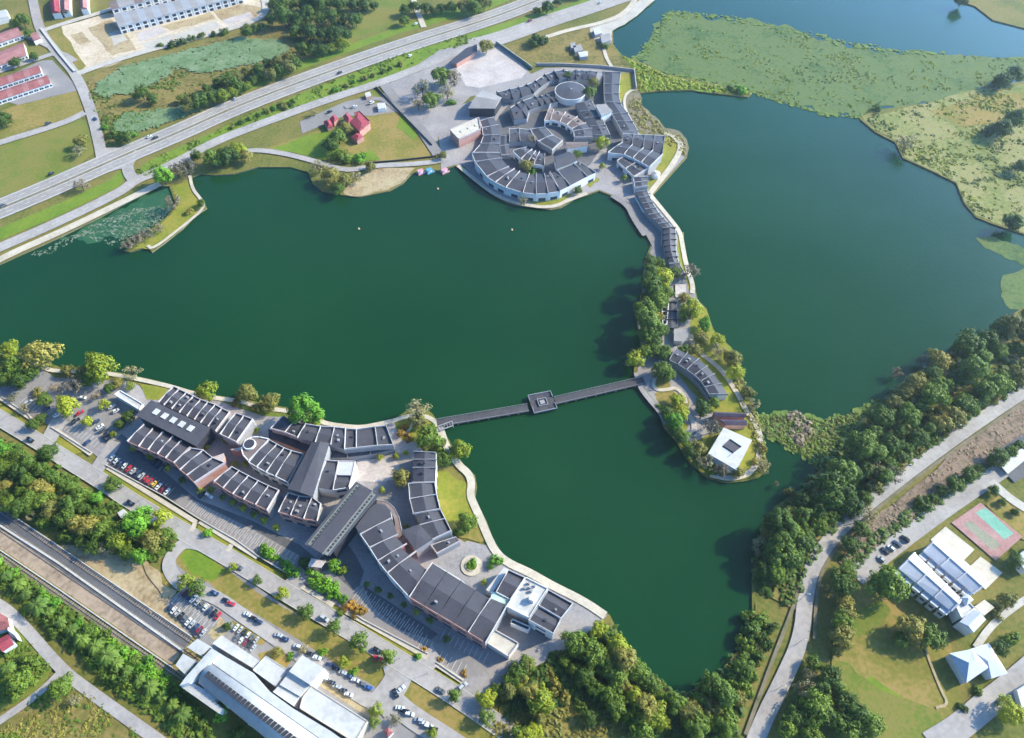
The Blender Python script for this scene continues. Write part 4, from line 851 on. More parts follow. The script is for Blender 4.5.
slab_building('second rounded white canopy over the ballast outside the station', Z(*ZS, '148,195 235,245 160,330 98,270'), 7.5, 'metalwhite', 'white', 'track_canopy', 'track canopy', body=False)
def rails():
    for k, (off, ya, yb) in enumerate(((-4.2, 479, 676), (4.2, 479, 676), (-2.6, 455, 655), (2.6, 455, 655))):
        a, e = at(-90, ya).to_2d(), at(200, yb).to_2d(); d = (e-a).normalized(); nn = Vector((-d.y, d.x))
        t = thing('railway_track', ('railway track on pale ballast, nearer the ditch', 'railway track on pale ballast, nearer the white wall', 'railway track on the dark bed, nearer the white wall', 'railway track on the dark bed, nearer the railway wood')[k], 'railway track', (*((a+e)/2+nn*off), 0))
        for s_ in (-.75, .75):
            b = MB(); b.bar(a+nn*(off+s_), e+nn*(off+s_), .2, .55, .85); b.build('rail', M['steel'], t)
        b = MB(); L = (e-a).length
        for q in range(int(L/1.4)): b.bar(a+d*q*1.4+nn*(off-1.3), a+d*q*1.4+nn*(off+1.3), .28, .5, .66)
        b.build('sleepers', M['ballast'], t)
rails()
wall_line('white trackside wall between the service track and the ballast', P('-90,466 0,525.5 60,564 183,651'), 1.2, 'white', 'trackside_wall', 'wall', th=.8)
wall_line('pale wall along the upper edge of the service track', P('-90,447 0,507 60,547 192,637'), 1.0, 'concrete', 'trackside_wall', 'wall')
wall_line('pale wall along the ditch side of the ballast', P('-90,492 0,550 60,590 173,668'), 1.0, 'concrete', 'trackside_wall', 'wall')

# ------------------------------------------------------------------ houses
def quad_split(px, n):
    a, b_, c, d = px
    return [(lerp(a, b_, k/n), lerp(a, b_, (k+1)/n), lerp(d, c, (k+1)/n), lerp(d, c, k/n)) for k in range(n)]
def terrace(px, n, h, rise, roof, wall, where, kindword, group, ch=True):
    for k, q in enumerate(quad_split(px, n)):
        # ridge along the row: corners a,b = front eave
        t, w = gable('%s, %s from the town road %s' % (kindword, nth(n-1-k), where), q, h, rise, roof if k % 3 else ('pinkroof' if roof == 'redroof' else roof), wall, 'terraced_house', 'house', group)
        c = sum(w, Vector((0, 0)))/4
        for s_ in (-.3, .3):
            p = (w[0].lerp(w[1], .5+s_)).lerp(w[3].lerp(w[2], .5+s_), -.0)
            d = (w[1]-w[0]).normalized(); nn = Vector((d.y, -d.x)); nn = nn if nn.dot(w[0]-c) > 0 else -nn
            p = c+(p-c)*.94
            m = MB(); m.prism([p-d*.7-nn*.05, p+d*.7-nn*.05, p+d*.7+nn*.08, p-d*.7+nn*.08], 1, 2.4); m.build('window', M['glass'], t)
zT = (0, 0, 6.4)
terrace(Z(*zT, '-150,690 325,530 300,480 -150,632'), 14, 4, 1.8, 'redroof', 'white', 'in the front red row', 'red roofed terraced house', 'red terraced houses of the front row')
terrace(Z(*zT, '-150,600 265,462 250,415 -150,545'), 12, 4, 1.8, 'redroof', 'white', 'in the second red row', 'red roofed terraced house', 'red terraced houses of the second row')
terrace(Z(*zT, '-130,470 170,350 150,270 -130,380'), 8, 4, 2, 'pinkroof', 'white', 'in the third row', 'faded pink roofed terraced house', 'pink terraced houses of the third row')
terrace(Z(*zT, '-130,320 140,225 110,170 -130,260'), 7, 4, 2, 'pinkroof', 'white', 'in the fourth row', 'faded pink roofed terraced house', 'pink terraced houses of the fourth row')
for k, (px, m_) in enumerate((('320,20 330,85 385,80 372,-60', 'deepred'), ('392,-60 395,75 445,68 440,-60', 'pinkroof'), ('512,-60 515,60 560,55 552,-60', 'pinkroof'))):
    gable(['dark red gabled terrace by the tree-lined town avenue', 'pale pink gabled terrace beside the dark red one', 'pink gabled terrace nearest the building site'][k], Z(*zT, px), 6, 2, m_, 'white', 'terrace_block', 'terrace')
slab_building('small red roofed guardhouse on the town road', Z(*zT, '190,215 235,205 262,245 215,262'), 4, 'pinkroof', 'white', 'guardhouse', 'guardhouse')
slab_building('white house at the edge of the red roofed town', Z(*zT, '-30,75 40,60 55,105 -20,125'), 5, 'roofwhite', 'white', 'house', 'house')
# unfinished row on the building site
M['roofbluegrey'] = mat('blue grey roof', [(.27,.28,.31),(.33,.34,.37),(.38,.39,.42)], .12, .6, 8, 1.0)
for k, q in enumerate(quad_split(Z(100, 0, 5.39, '100,145 770,-25 745,-72 72,78'), 17)):
    t, w = gable('unfinished grey terraced house, %s from the near end of the building site row' % nth(k), q, 7, 1.2, ('rooflight', 'roofbluegrey')[k % 2], 'white', 'unfinished_house', 'house', 'unfinished houses of the building site')
    c = sum(w, Vector((0, 0)))/4; d = (w[1]-w[0]).normalized(); nn = Vector((d.y, -d.x)); nn = nn if nn.dot(w[0]-c) > 0 else -nn
    p = c+((w[0]+w[1])/2-c)*.94
    for z0 in (.3, 3.6):
        m = MB(); m.prism([p-d*1.6-nn*.05, p+d*1.6-nn*.05, p+d*1.6+nn*.08, p-d*1.6+nn*.08], z0, z0+2.2); m.build('window', M['dark'], t)
for k, q in enumerate(quad_split(Z(100, 0, 5.39, '62,52 745,-120 725,-150 45,10'), 16)):
    t, w = gable('unfinished grey terraced house behind the first row, %s from its near end' % nth(k), q, 7, 1.2, ('rooflight', 'roofbrown')[k % 3 == 0], 'white', 'unfinished_house', 'house', 'unfinished houses of the rear row')
    c = sum(w, Vector((0, 0)))/4; d = (w[1]-w[0]).normalized(); nn = Vector((d.y, -d.x)); nn = nn if nn.dot(w[0]-c) > 0 else -nn
    p = c+((w[0]+w[1])/2-c)*.94
    for z0 in (.3, 3.6):
        m = MB(); m.prism([p-d*1.6-nn*.05, p+d*1.6-nn*.05, p+d*1.6+nn*.08, p-d*1.6+nn*.08], z0, z0+2.2); m.build('window', M['dark'], t)
# red house in the field
zR = (290, 70, 5.68)
for px, h, lb in (('345,300 395,350 455,300 390,230', 7, 'main maroon roof of the villa in the dry field'), ('300,262 330,305 358,280 325,238', 6.5, 'tall narrow maroon roof beside the main villa roof'), ('225,275 250,300 275,275 250,250', 5, 'small maroon hipped annexe nearest the lay-by'), ('190,290 212,330 245,318 228,280', 4.5, 'lowest maroon outbuilding at the left of the villa'), ('345,380 380,400 418,378 388,352', 5, 'maroon porch roof below the villa')):
    hip(lb, Z(*zR, px), h-1, 1.5, 'deepred', 'brick', 'villa', 'villa', .5)
slab_building('pinkish flat roof on the sunny side of the villa', Z(*zR, '365,245 395,235 452,290 415,330'), 6, 'redroof', 'brick', 'villa_annexe', 'villa annexe', 'redroof', .4)
slab_building('white van-sized kiosk beside the villa drive', Z(*zR, '495,190 540,185 542,215 500,222'), 3, 'roofwhite', 'white', 'kiosk', 'kiosk')
slab_building('small white hut by the villa gate', Z(*zR, '425,130 455,122 462,145 432,155'), 3, 'roofwhite', 'brick', 'hut', 'hut')
slab_building('dark gatehouse roof at the parking square entrance', P('449,62 466,48 477,44 477,51 455,64'), 5, 'roof2', 'brick', 'gatehouse', 'gatehouse', over=.15)
for px, lb in (('600,35 610,33 611,40 602,43', 'grey roofed shack beside the sandy track'), ('593,29 599,27 602,33 595,35', 'white shack nearest the road by the lily lake'), ('573,46 581,44 583,50 575,52', 'grey container in the rough grass'), ('578,52 588,51 588,56 580,57', 'white container in the rough grass'), ('570,43 575,42 576,47 571,48', 'blue grey shed in the rough grass')):
    slab_building(lb, P(px), 3.2, 'rooflight' if 'grey' in lb else 'roofwhite', 'grey', 'shack', 'shack')
slab_building('white tent-roofed hut at the forest edge by the access road', Z(90, 440, 6.4, '175,465 215,440 240,468 195,495'), 4, 'roofwhite', 'white', 'hut', 'hut')
for px, lb, m_ in (('-5,610 8,618 10,628 -5,632', 'bright red roofed house at the corner of the village road', 'redroof'), ('8,626 14,632 18,640 10,636', 'white lean-to beside the bright red roof', 'roofwhite'), ('-3,640 8,634 14,644 2,652', 'maroon roofed outbuilding below the bright red house', 'deepred')):
    gable(lb, P(px), 4.5, 1.2, m_, 'white', 'village_house', 'house')
hip('small red tiled kiosk beside the station end', Z(280, 623, 6.4, '660,690 695,665 725,700 690,735'), 3.5, 1.5, 'redroof', 'white', 'kiosk', 'kiosk', .2)
# white town houses, two ranks
ZH = (880, 520, 7.03)
def rank(px, h, rise, label, n):
    t, w = gable(label, px, h, rise, 'roofblue', 'white', 'town_house_row', 'town houses')
    a, b_, c_, d = w
    for k in range(n):
        f = (k+.5)/n; p = d.lerp(c_, f); u = (c_-d).normalized(); nn = (d-a).normalized()
        m = MB(); m.prism([p-u*1.6-nn*1.0, p+u*1.6-nn*1.0, p+u*1.6+nn*2.2, p-u*1.6+nn*2.2], 0, h-1.5); bay = m.build('bay', M['white'], t)
        m = MB(); m.prism([p-u*1.9-nn*1.2, p+u*1.9-nn*1.2, p+u*1.9+nn*2.5, p-u*1.9+nn*2.5], h-1.5, h-1.2); m.build('bay_roof', M['roofblue'], bay)
        m = MB(); q = p+nn*2.2; m.prism([q-u*1.1-nn*.05, q+u*1.1-nn*.05, q+u*1.1+nn*.06, q-u*1.1+nn*.06], 3.2, 5); m.build('window', M['glass'], bay)
    m = MB(); r0, r1 = (a+d)/2, (b_+c_)/2; m.bar(r0, r1, .5, h+rise-.1, h+rise+.3); m.build('ridge', M['roofwhite'], t)
    for f in (.02, .36, .68, .98):
        m = MB(); s0 = a.lerp(b_, f); s1 = d.lerp(c_, f); s = (s0+s1)/2; tt = (b_-a).normalized()*.25
        m.v = [(*(q+o_), z) for o_ in (-tt, tt) for q, z in ((s0, h-.3), (s0, h+.5), (s, h+rise+.5), (s1, h+.5), (s1, h-.3))]
        fs = [(0, 1, 2, 3, 4), (9, 8, 7, 6, 5)]+[(k, k+5, (k+1) % 5+5, (k+1) % 5) for k in range(5)]
        m.f = fs; m.m = [0]*7; m.build('party_wall', M['white'], t)
    return t
rank(Z(*ZH, '240,225 580,560 505,645 125,338'), 8.5, 1.8, 'front rank of white town houses facing the shaded lawn', 6)
rank(Z(*ZH, '405,112 765,445 662,522 298,215'), 8.5, 1.8, 'back rank of white town houses next to the pale terraces', 6)
gable('pale gabled end house joining the two ranks of town houses', Z(*ZH, '560,715 650,625 745,700 660,790'), 7.5, 1.6, 'roofblue', 'white', 'house', 'house')
slab_building('white flat roofed link between the ranks of town houses', Z(*ZH, '525,590 600,560 660,620 570,690'), 8, 'roofwhite', 'white', 'link_block', 'link block', 'white', .3)
hip('small white octagon-like lantern roof on the town house link', Z(*ZH, '570,545 615,520 660,560 610,600'), 9.5, 1.2, 'roofblue', 'white', 'lantern_roof', 'roof lantern')
slab_building('cream flat carport roof at the end of the town houses', Z(*ZH, '665,610 735,560 805,615 735,670'), 3.5, 'roofcream', 'white', 'carport', 'carport')
ZB = (864, 610, 5.76)
hip('detached house with a pale hipped roof beside the lawn', Z(*ZB, '490,250 620,225 720,330 590,420'), 5.5, 3, 'roofblue', 'white', 'detached_house', 'house', .3)
hip('rear wing of the pale hipped house behind its main roof', Z(*ZB, '610,225 720,190 828,365 735,395'), 4.8, 1.6, 'roofblue', 'white', 'house_wing', 'house', .4)
gable('white house cut by the picture edge beyond the courts', P('1013,558 1040,540 1052,556 1026,572'), 5, 1.2, 'roofwhite', 'white', 'house', 'house')
slab_building('pale canopy over the parked cars of the estate', P('1000,465 1022,448 1030,456 1008,474'), 3, 'roofwhite', 'white', 'carport', 'carport', body=False)
slab_building('white outbuilding cut by the picture edge at the lower corner', P('1017,690 1040,676 1046,694 1022,708'), 4, 'roofwhite', 'white', 'outbuilding', 'outbuilding')

# ------------------------------------------------------------------ trees: crowns of small leaf faces in clumps round real limbs
def leafquad(b, p, n, s, rnd):
    n = Vector(n).normalized(); x = n.orthogonal().normalized(); y = n.cross(x); a = rnd.random()*6.28
    x, y = x*math.cos(a)+y*math.sin(a), y*math.cos(a)-x*math.sin(a); p = Vector(p)
    b.poly([p-x*s-y*s*.6, p+x*s*.9-y*s*.5, p+x*s*1.05+y*s*.55, p-x*s*.8+y*s*.65])
def crown_proto(seed, shape, clumps, per, leaf, cr):
    """unit-ish crown of radius 1 centred on the origin, in metres when scaled"""
    rnd = random.Random(seed); b = MB()
    sx, sy, sz = shape; cs = []
    for k in range(clumps):
        for _ in range(30):
            u = rnd.uniform(-.75, 1); a = rnd.random()*6.283; q = math.sqrt(max(0, 1-u*u)); rr = rnd.uniform(.45, 1.0)**.6
            lob = 1+.22*math.sin(3*a+seed)+.13*math.sin(5*a+seed*2)
            c = Vector((q*math.cos(a)*sx*rr*lob, q*math.sin(a)*sy*rr*lob, u*sz*rr))
            if all((c-d).length > cr*.7 for d, _ in cs): break
        cs.append((c, cr*rnd.uniform(.65, 1.3)))
    for c, r_ in cs:
        for _ in range(int(per*(r_/cr)**2)):
            d = Vector((rnd.gauss(0, 1), rnd.gauss(0, 1), rnd.gauss(.25, 1))).normalized(); p = c+d*r_*rnd.uniform(.6, 1.05)
            leafquad(b, p, d+Vector((rnd.gauss(0, .3), rnd.gauss(0, .3), rnd.gauss(.15, .3)))+c.normalized()*.45, leaf*rnd.uniform(.7, 1.35), rnd)
    return b, cs
def trunk_proto(seed, hb, cs, r0, twigs=False):
    """trunk from z=-hb-? up into the crown, limbs reaching a few clumps"""
    rnd = random.Random(seed+99); b = MB()
    b.tube([(0, 0, -hb), (.02, .01, -hb*.5), (.03, -.02, -.15), (0, .02, .3)], [r0*1.3, r0, r0*.75, r0*.35], 7)
    for c, _ in (cs[:9] if not twigs else cs):
        s = Vector((.01, 0, -.45+rnd.random()*.35)); m_ = s.lerp(c, .5)+Vector((0, 0, .06))
        b.tube([s, m_, c], [r0*.45, r0*.3, r0*.1], 5)
    return b
PROTO = {}
def make_protos(key, n, shape, clumps, per, leaf, cr, hb, r0, twigs=False):
    L = []
    for k in range(n):
        sh = tuple(v*random.uniform(.9, 1.1) for v in shape)
        b, cs = crown_proto(hash(key) % 100+k*7 if False else len(key)*13+k*7, sh, clumps, per, leaf, cr)
        t = trunk_proto(k*5, hb, cs, r0, twigs)
        L.append((b.mesh('crown', [M['leaf_mid']]), t.mesh('trunk', [M['bark']], smooth=True), hb))
    PROTO[key] = L
make_protos('broad', 5, (.86, .86, .62), 34, 62, .06, .31, 1.0, .055)
make_protos('tall', 4, (.78, .78, .85), 34, 60, .062, .31, 1.25, .055)
make_protos('small', 3, (.8, .8, .8), 18, 44, .085, .4, 1.35, .06)
make_protos('open', 4, (.9, .9, .6), 30, 26, .05, .24, 1.0, .05, True)
make_protos('bush', 4, (.85, .85, .5), 14, 44, .1, .4, .45, .05)
# palm
def palm_proto(seed):
    rnd = random.Random(seed); b = MB(); n = 17
    for k in range(n):
        a = 6.283*k/n+rnd.uniform(-.15, .15); el = rnd.uniform(.15, 1.0); L = rnd.uniform(.85, 1.1); d = Vector((math.cos(a), math.sin(a), 0)); s = Vector((-d.y, d.x, 0))
        pts = []
        for q in range(7):
            f = q/6; pts.append(d*L*f*(1-.12*f)+Vector((0, 0, el*f*.55-.75*f*f)))
        for q in range(6):
            w0, w1 = .02+.13*math.sin(math.pi*(q+.3)/6.6), .02+.13*math.sin(math.pi*(q+1.3)/6.6)
            for sg in (-1, 1):
                for u in (0, .5):
                    p0 = pts[q].lerp(pts[q+1], u); p1 = pts[q].lerp(pts[q+1], u+.36); w = w0+(w1-w0)*u
                    b.poly([p0, p1, p1+s*sg*w+d*.05-Vector((0, 0, w*.5)), p0+s*sg*w+d*.05-Vector((0, 0, w*.5))])
    t = MB(); t.tube([(0, 0, -1.3), (.02, .01, -.6), (0, 0, .02)], [.075, .055, .05], 8)
    return b.mesh('fronds', [M['leaf_palm']]), t.mesh('trunk', [M['bark']], smooth=True), 1.3
PROTO['palm'] = [palm_proto(k) for k in range(3)]
rt = random.Random(21)
SPEC = {  # look: (proto, leaf colour, words)
 'dark': ('broad', 'dark', 'dark green'), 'mid': ('broad', 'mid', 'leafy green'), 'bright': ('broad', 'bright', 'yellow green'), 'vivid': ('tall', 'vivid', 'vivid green'),
 'tall': ('tall', 'dark', 'tall dark'), 'tallmid': ('tall', 'mid', 'tall green'), 'olive': ('broad', 'olive', 'olive green'), 'pale': ('open', 'pale', 'thin pale'), 'grey': ('open', 'grey', 'nearly bare grey'),
 'small': ('small', 'mid', 'small round'), 'smallb': ('small', 'bright', 'small bright'), 'bush': ('bush', 'mid', 'low green'), 'bushb': ('bush', 'vivid', 'low bright green'), 'bushd': ('bush', 'dark', 'low dark'), 'rust': ('bush', 'rust', 'rust coloured'), 'busho': ('bush', 'olive', 'low olive'), 'palm': ('palm', 'palm', 'spreading'), 'talld': ('tall', 'olive', 'tall olive')}
MESHES = {}; FAR = None
def plant(x, y, r, look, label, cat=None, group=None, kh=1.0):
    pk, lc, _ = SPEC[look]; i = rt.randrange(len(PROTO[pk])); cm, tm, hb = PROTO[pk][i]
    R = r/ppm(y)*1.12; R = max(.8, R); zc = hb*R*kh
    key = (pk, i, lc)
    if key not in MESHES:
        m = cm.copy(); m.materials.clear(); m.materials.append(M['leaf_'+lc]); MESHES[key] = m
    p = at(x, y, zc); kind = {'bush': 'shrub', 'palm': 'palm_tree', 'small': 'young_tree'}.get(pk, 'bare_tree' if lc == 'grey' else 'tree')
    if FAR is not None and pk != 'palm':
        rz = rt.random()*6.28; cr, sr = math.cos(rz), math.sin(rz)
        mi = 1+['dark', 'mid', 'bright', 'olive', 'vivid'].index(lc) if lc in ('dark', 'mid', 'bright', 'olive', 'vivid') else 1
        for me, m_ in ((cm, mi), (tm, 0)):
            i0 = len(FAR.v); FAR.v += [(p.x+(v.co.x*cr-v.co.y*sr)*R, p.y+(v.co.x*sr+v.co.y*cr)*R, zc+v.co.z*R) for v in me.vertices]
            FAR.f += [tuple(i0+i for i in q.vertices) for q in me.polygons]; FAR.m += [m_]*len(me.polygons)
        return
    t = thing(kind, label, cat or {'shrub': 'shrub', 'palm_tree': 'palm'}.get(kind, 'tree'), (p.x, p.y, 0), group, rt.random()*6.28)
    for nm, me in ((('fronds' if pk == 'palm' else 'crown'), MESHES[key]), ('stem' if kind == 'shrub' else 'trunk', tm)):
        o = bpy.data.objects.new(nm, me); COL.objects.link(o); o.parent = t; o.location = (0, 0, zc); o.scale = (R, R, R*kh if kh < 1 else R)
    return t
def word(look, kind): return SPEC[look][2]+' '+kind
def row(pts, step, r, looks, start, where, group, jit=3.0, kind='tree', kh=1.0):
    """trees along a line of photo pixels; start = landmark the counting begins at"""
    L = sum(math.dist(a, b) for a, b in zip(pts, pts[1:])); n = max(1, int(L/step))
    for k, (x, y) in enumerate(resample(pts, n)):
        lk = rt.choice(looks); rr = r*rt.uniform(.62, 1.32)
        wd = word(lk, {'palm': 'palm'}.get(SPEC[lk][0], 'shrub' if SPEC[lk][0] == 'bush' else 'tree'))
        plant(x+rt.uniform(-jit, jit), y+rt.uniform(-jit, jit)*.7, rr, lk, '%s, %s from %s %s' % (wd, nth(k), start, where), None, group, kh)
def some(data, labels_where, group=None):
    pass
# eastern wood, rows from the water to the lane, counted from the picture edge end
gW = 'trees of the eastern wood'
row(P('1030,320 985,336 955,350 930,374 905,393 885,412 868,440 848,464 832,486 805,503 783,520 770,545 766,570'), 16, 10.5, ['dark', 'tall', 'mid', 'olive', 'tall'], 'the top', "in the wood's waterline row", gW, 4, 'tree', 1.3)
row(P('1030,340 990,356 960,374 935,394 910,416 890,440 868,464 846,486 820,502 796,524 780,548 774,574'), 16, 10.5, ['dark', 'tall', 'mid', 'dark', 'tallmid'], 'the top', "in the wood's middle row", gW, 4.5, 'tree', 1.25)
row(P('1034,368 996,386 966,406 938,424 910,448 888,470 864,496 842,508 814,526 794,548 780,578'), 13, 8.5, ['dark', 'mid', 'tallmid', 'olive', 'mid'], 'the top', "in the wood's lane-side row", gW, 3)
for a in ((876, 470, 9, 'grey', 'bare grey tree standing in the eastern wood above the lane bend'), (893, 474, 9, 'grey', 'second bare grey tree beside the lane in the eastern wood'), (925, 360, 6, 'grey', 'brownish bare treetop at the waterline of the eastern wood'), (897, 372, 6, 'grey', 'brownish bare treetop nearest the floating reeds'), (770, 530, 10, 'olive', 'olive tree leaning over the water where the lane bends'), (780, 554, 15, 'mid', 'largest leafy tree at the lane bend by the water'), (760, 545, 9, 'pale', 'thin pale tree at the waterline by the lane bend')): plant(*a)
row(P('755,618 748,640 744,660 738,684'), 13, 8, ['bush', 'mid', 'bush'], 'the lane bend', 'in the strip between lake and lane', 'growth between lake and lane', 3)
row(P('770,628 762,650 756,668 748,690'), 14, 6, ['bush', 'bushd'], 'the lane bend', 'along the lakeside footpath', 'growth between lake and lane', 2)
row(P('712,684 725,694 738,700 720,710 700,700 690,716 708,724 728,722'), 14, 10, ['mid', 'olive', 'dark', 'tallmid'], 'the cove', 'in the clump at the head of the cove', 'trees at the head of the cove', 3)
# south wood
gS = 'trees of the south wood'
row(P('600,630 616,644 630,662 646,682 664,694 682,708 698,722'), 13, 10, ['mid', 'bright', 'tallmid', 'talld'], 'the quay', "in the south wood's shore row", gS, 3)
row(P('578,642 596,656 612,672 628,690 646,706 664,722'), 13, 10.5, ['talld', 'mid', 'bright', 'mid'], 'the quay', "in the south wood's second row", gS, 3)
row(P('562,660 582,676 602,690 622,708 640,726'), 14, 9, ['dark', 'mid', 'dark'], 'the quay', "in the south wood's inner row", gS, 4)
row(P('508,682 522,670 530,660 516,694 498,690 488,698'), 12, 8, ['bright', 'talld', 'mid'], 'the quay', 'in the clump beside the street end', 'trees beside the street end', 2)
row(P('530,692 546,700 540,714 534,728 524,736'), 12, 9.5, ['bright', 'talld'], 'the quay', 'in the clump above the dry field', 'trees above the dry field', 3)
row(P('552,672 560,690 576,704 592,716'), 14, 6, ['dark', 'bushd', 'busho'], 'the quay', 'inside the south wood', 'low growth of the south wood', 4)
# right of the lane
gR = 'trees between the lane and the lawn'
row(P('848,570 842,590 848,606 840,622 844,636 836,648'), 14, 9.5, ['dark', 'mid', 'tallmid', 'olive'], 'the estate road', 'in the belt between lane and lawn', gR, 3)
row(P('816,662 806,684 797,706 788,728'), 14, 8, ['olive', 'mid', 'pale'], 'the lawn end', 'beside the lower lane', 'trees close beside the lower lane', 3)
row(P('828,676 822,696 814,716 808,734'), 13, 11, ['dark', 'tall', 'mid'], 'the lawn end', 'in the second belt by the lower lane', 'second belt right of the lower lane', 3)
row(P('836,690 846,704 858,716 868,728 842,722 826,716 850,734'), 14, 11, ['dark', 'mid', 'tallmid', 'dark'], 'the lawn end', 'in the clump at the lower lawn corner', 'clump at the lower lawn corner', 3)
for a in ((887, 584, 17, 'mid', 'big round tree standing at the corner of the white town houses'), (912, 628, 13, 'olive', 'olive crowned tree in the middle of the shaded lawn'), (932, 638, 12, 'dark', 'dark tree beside the olive one, nearest the hipped house'), (902, 640, 8, 'mid', 'smaller tree at the lower side of the lawn clump'),
          (1010, 712, 12, 'bright', 'yellow green tree at the lower end of the estate road'), (1000, 648, 8, 'dark', 'dark tree behind the pale hipped house'), (1012, 640, 8, 'bush', 'low tree right of the path behind the hipped house'), (1008, 600, 8, 'olive', 'olive shrubby tree beside the town house carport'), (996, 612, 6, 'busho', 'olive shrub at the diagonal estate path'), (1016, 560, 8, 'dark', 'dark tree behind the red court'), (994, 490, 5, 'dark', 'round dark tree where the estate road meets the lakeside brush'), (1002, 502, 4, 'dark', 'small tree at the top corner of the red court'), (1015, 512, 4, 'dark', 'small tree along the right edge of the red court'),
          (870, 515, 9, 'pale', 'grey green bushy tree in the brush above the estate road'), (862, 530, 8, 'mid', 'green tree in the brush nearest the estate road end'), (852, 545, 8, 'dark', 'dark tree in the brush by the lane bend'), (966, 664, 4, 'bushd', 'dark shrub at the wall of the hipped house'), (978, 690, 5, 'bush', 'shrub in front of the hipped house by the road'), (962, 708, 5, 'bushd', 'dark shrub beside the lower estate road')): plant(*a)
row(P('1020,445 1000,456 985,466 970,474 955,484 940,494 925,502'), 11, 6.5, ['dark', 'mid', 'bushd'], 'the picture edge', 'in the hedge row above the estate road', 'hedge row above the estate road', 2.5)
# forest by the railway
gF = 'trees of the railway wood'
row(P('-8,448 14,456 36,468 58,480 78,492 96,500'), 12, 9, ['mid', 'vivid', 'dark', 'tallmid'], 'the picture edge', "in the railway wood's road-side row", gF, 3)
row(P('-8,464 16,474 40,486 62,500 84,512 104,520'), 12, 8.8, ['dark', 'mid', 'olive', 'tall'], 'the picture edge', "in the railway wood's second row", gF, 3.5)
row(P('-6,480 18,490 42,504 66,516 90,528 112,536'), 12, 8.8, ['dark', 'tall', 'olive', 'mid'], 'the picture edge', "in the railway wood's third row", gF, 3.5)
row(P('-4,498 20,508 46,522 72,536 98,546 120,552'), 13, 8, ['dark', 'bushd', 'mid', 'pale'], 'the picture edge', "in the railway wood's track-side row", gF, 3)
for a in ((137, 522, 13, 'vivid', 'vivid green round tree at the wood end by the hut'), (161, 517, 8, 'smallb', 'bright yellow green tree on the verge of the access road'), (112, 484, 8, 'mid', 'round tree on the road verge above the hut'), (152, 540, 11, 'olive', 'large olive tree at the end of the railway wood'), (118, 540, 11, 'bright', 'yellow green tree in the middle of the wood end'), (140, 556, 8, 'vivid', 'vivid green tree nearest the bare earth'), (165, 536, 8, 'mid', 'leafy tree at the slip road corner of the wood'), (128, 552, 8, 'dark', 'dark tree at the lower edge of the wood end')): plant(*a)
# village side: palms, hedges
row(P('4,576 20,588 33,600 46,610 60,621 72,632 84,640 97,647 112,661 126,671 140,682 155,690 168,701 182,714'), 13.5, 8.5, ['palm'], 'the picture edge', 'in the palm row along the village road', 'palms along the village road', 2)
row(P('-6,562 12,576 30,590 50,604 70,618 88,630'), 10, 6, ['bush', 'bushb', 'mid'], 'the picture edge', 'in the upper hedge by the ditch', 'upper hedge by the ditch', 2)
row(P('96,632 112,643 128,654 144,666 160,678 176,692'), 8, 6, ['bushb', 'bushb', 'bush'], 'the palms', 'in the bright hedge by the ditch', 'bright hedge by the ditch', 1.5)
row(P('112,648 126,660 142,672 158,684 172,696 188,712 204,724'), 9, 6.5, ['bushb', 'bush', 'bushd'], 'the palms', 'in the inner hedge under the palms', 'inner hedge under the palms', 2)
row(P('30,606 46,618 62,634 78,644 96,662 112,676 128,690'), 11, 6, ['bushd', 'bush'], 'the picture edge', 'in the verge growth by the village road', 'verge growth by the village road', 2)
for a in ((18, 684, 12, 'mid', 'wide green tree in the village garden'), (6, 668, 8, 'palm', 'palm in the village garden by the maroon roof'), (28, 664, 8, 'bush', 'green shrubs in the village garden'), (60, 688, 11, 'mid', 'round green tree at the village road fork'), (74, 700, 6, 'pale', 'thin grey shrubby tree below the village fork'), (222, 712, 8, 'bushb', 'bright green shrub below the station platform roof'), (236, 734, 6, 'bush', 'shrub below the station by the picture edge'), (196, 716, 7, 'bush', 'green shrub between palms and station')): plant(*a)
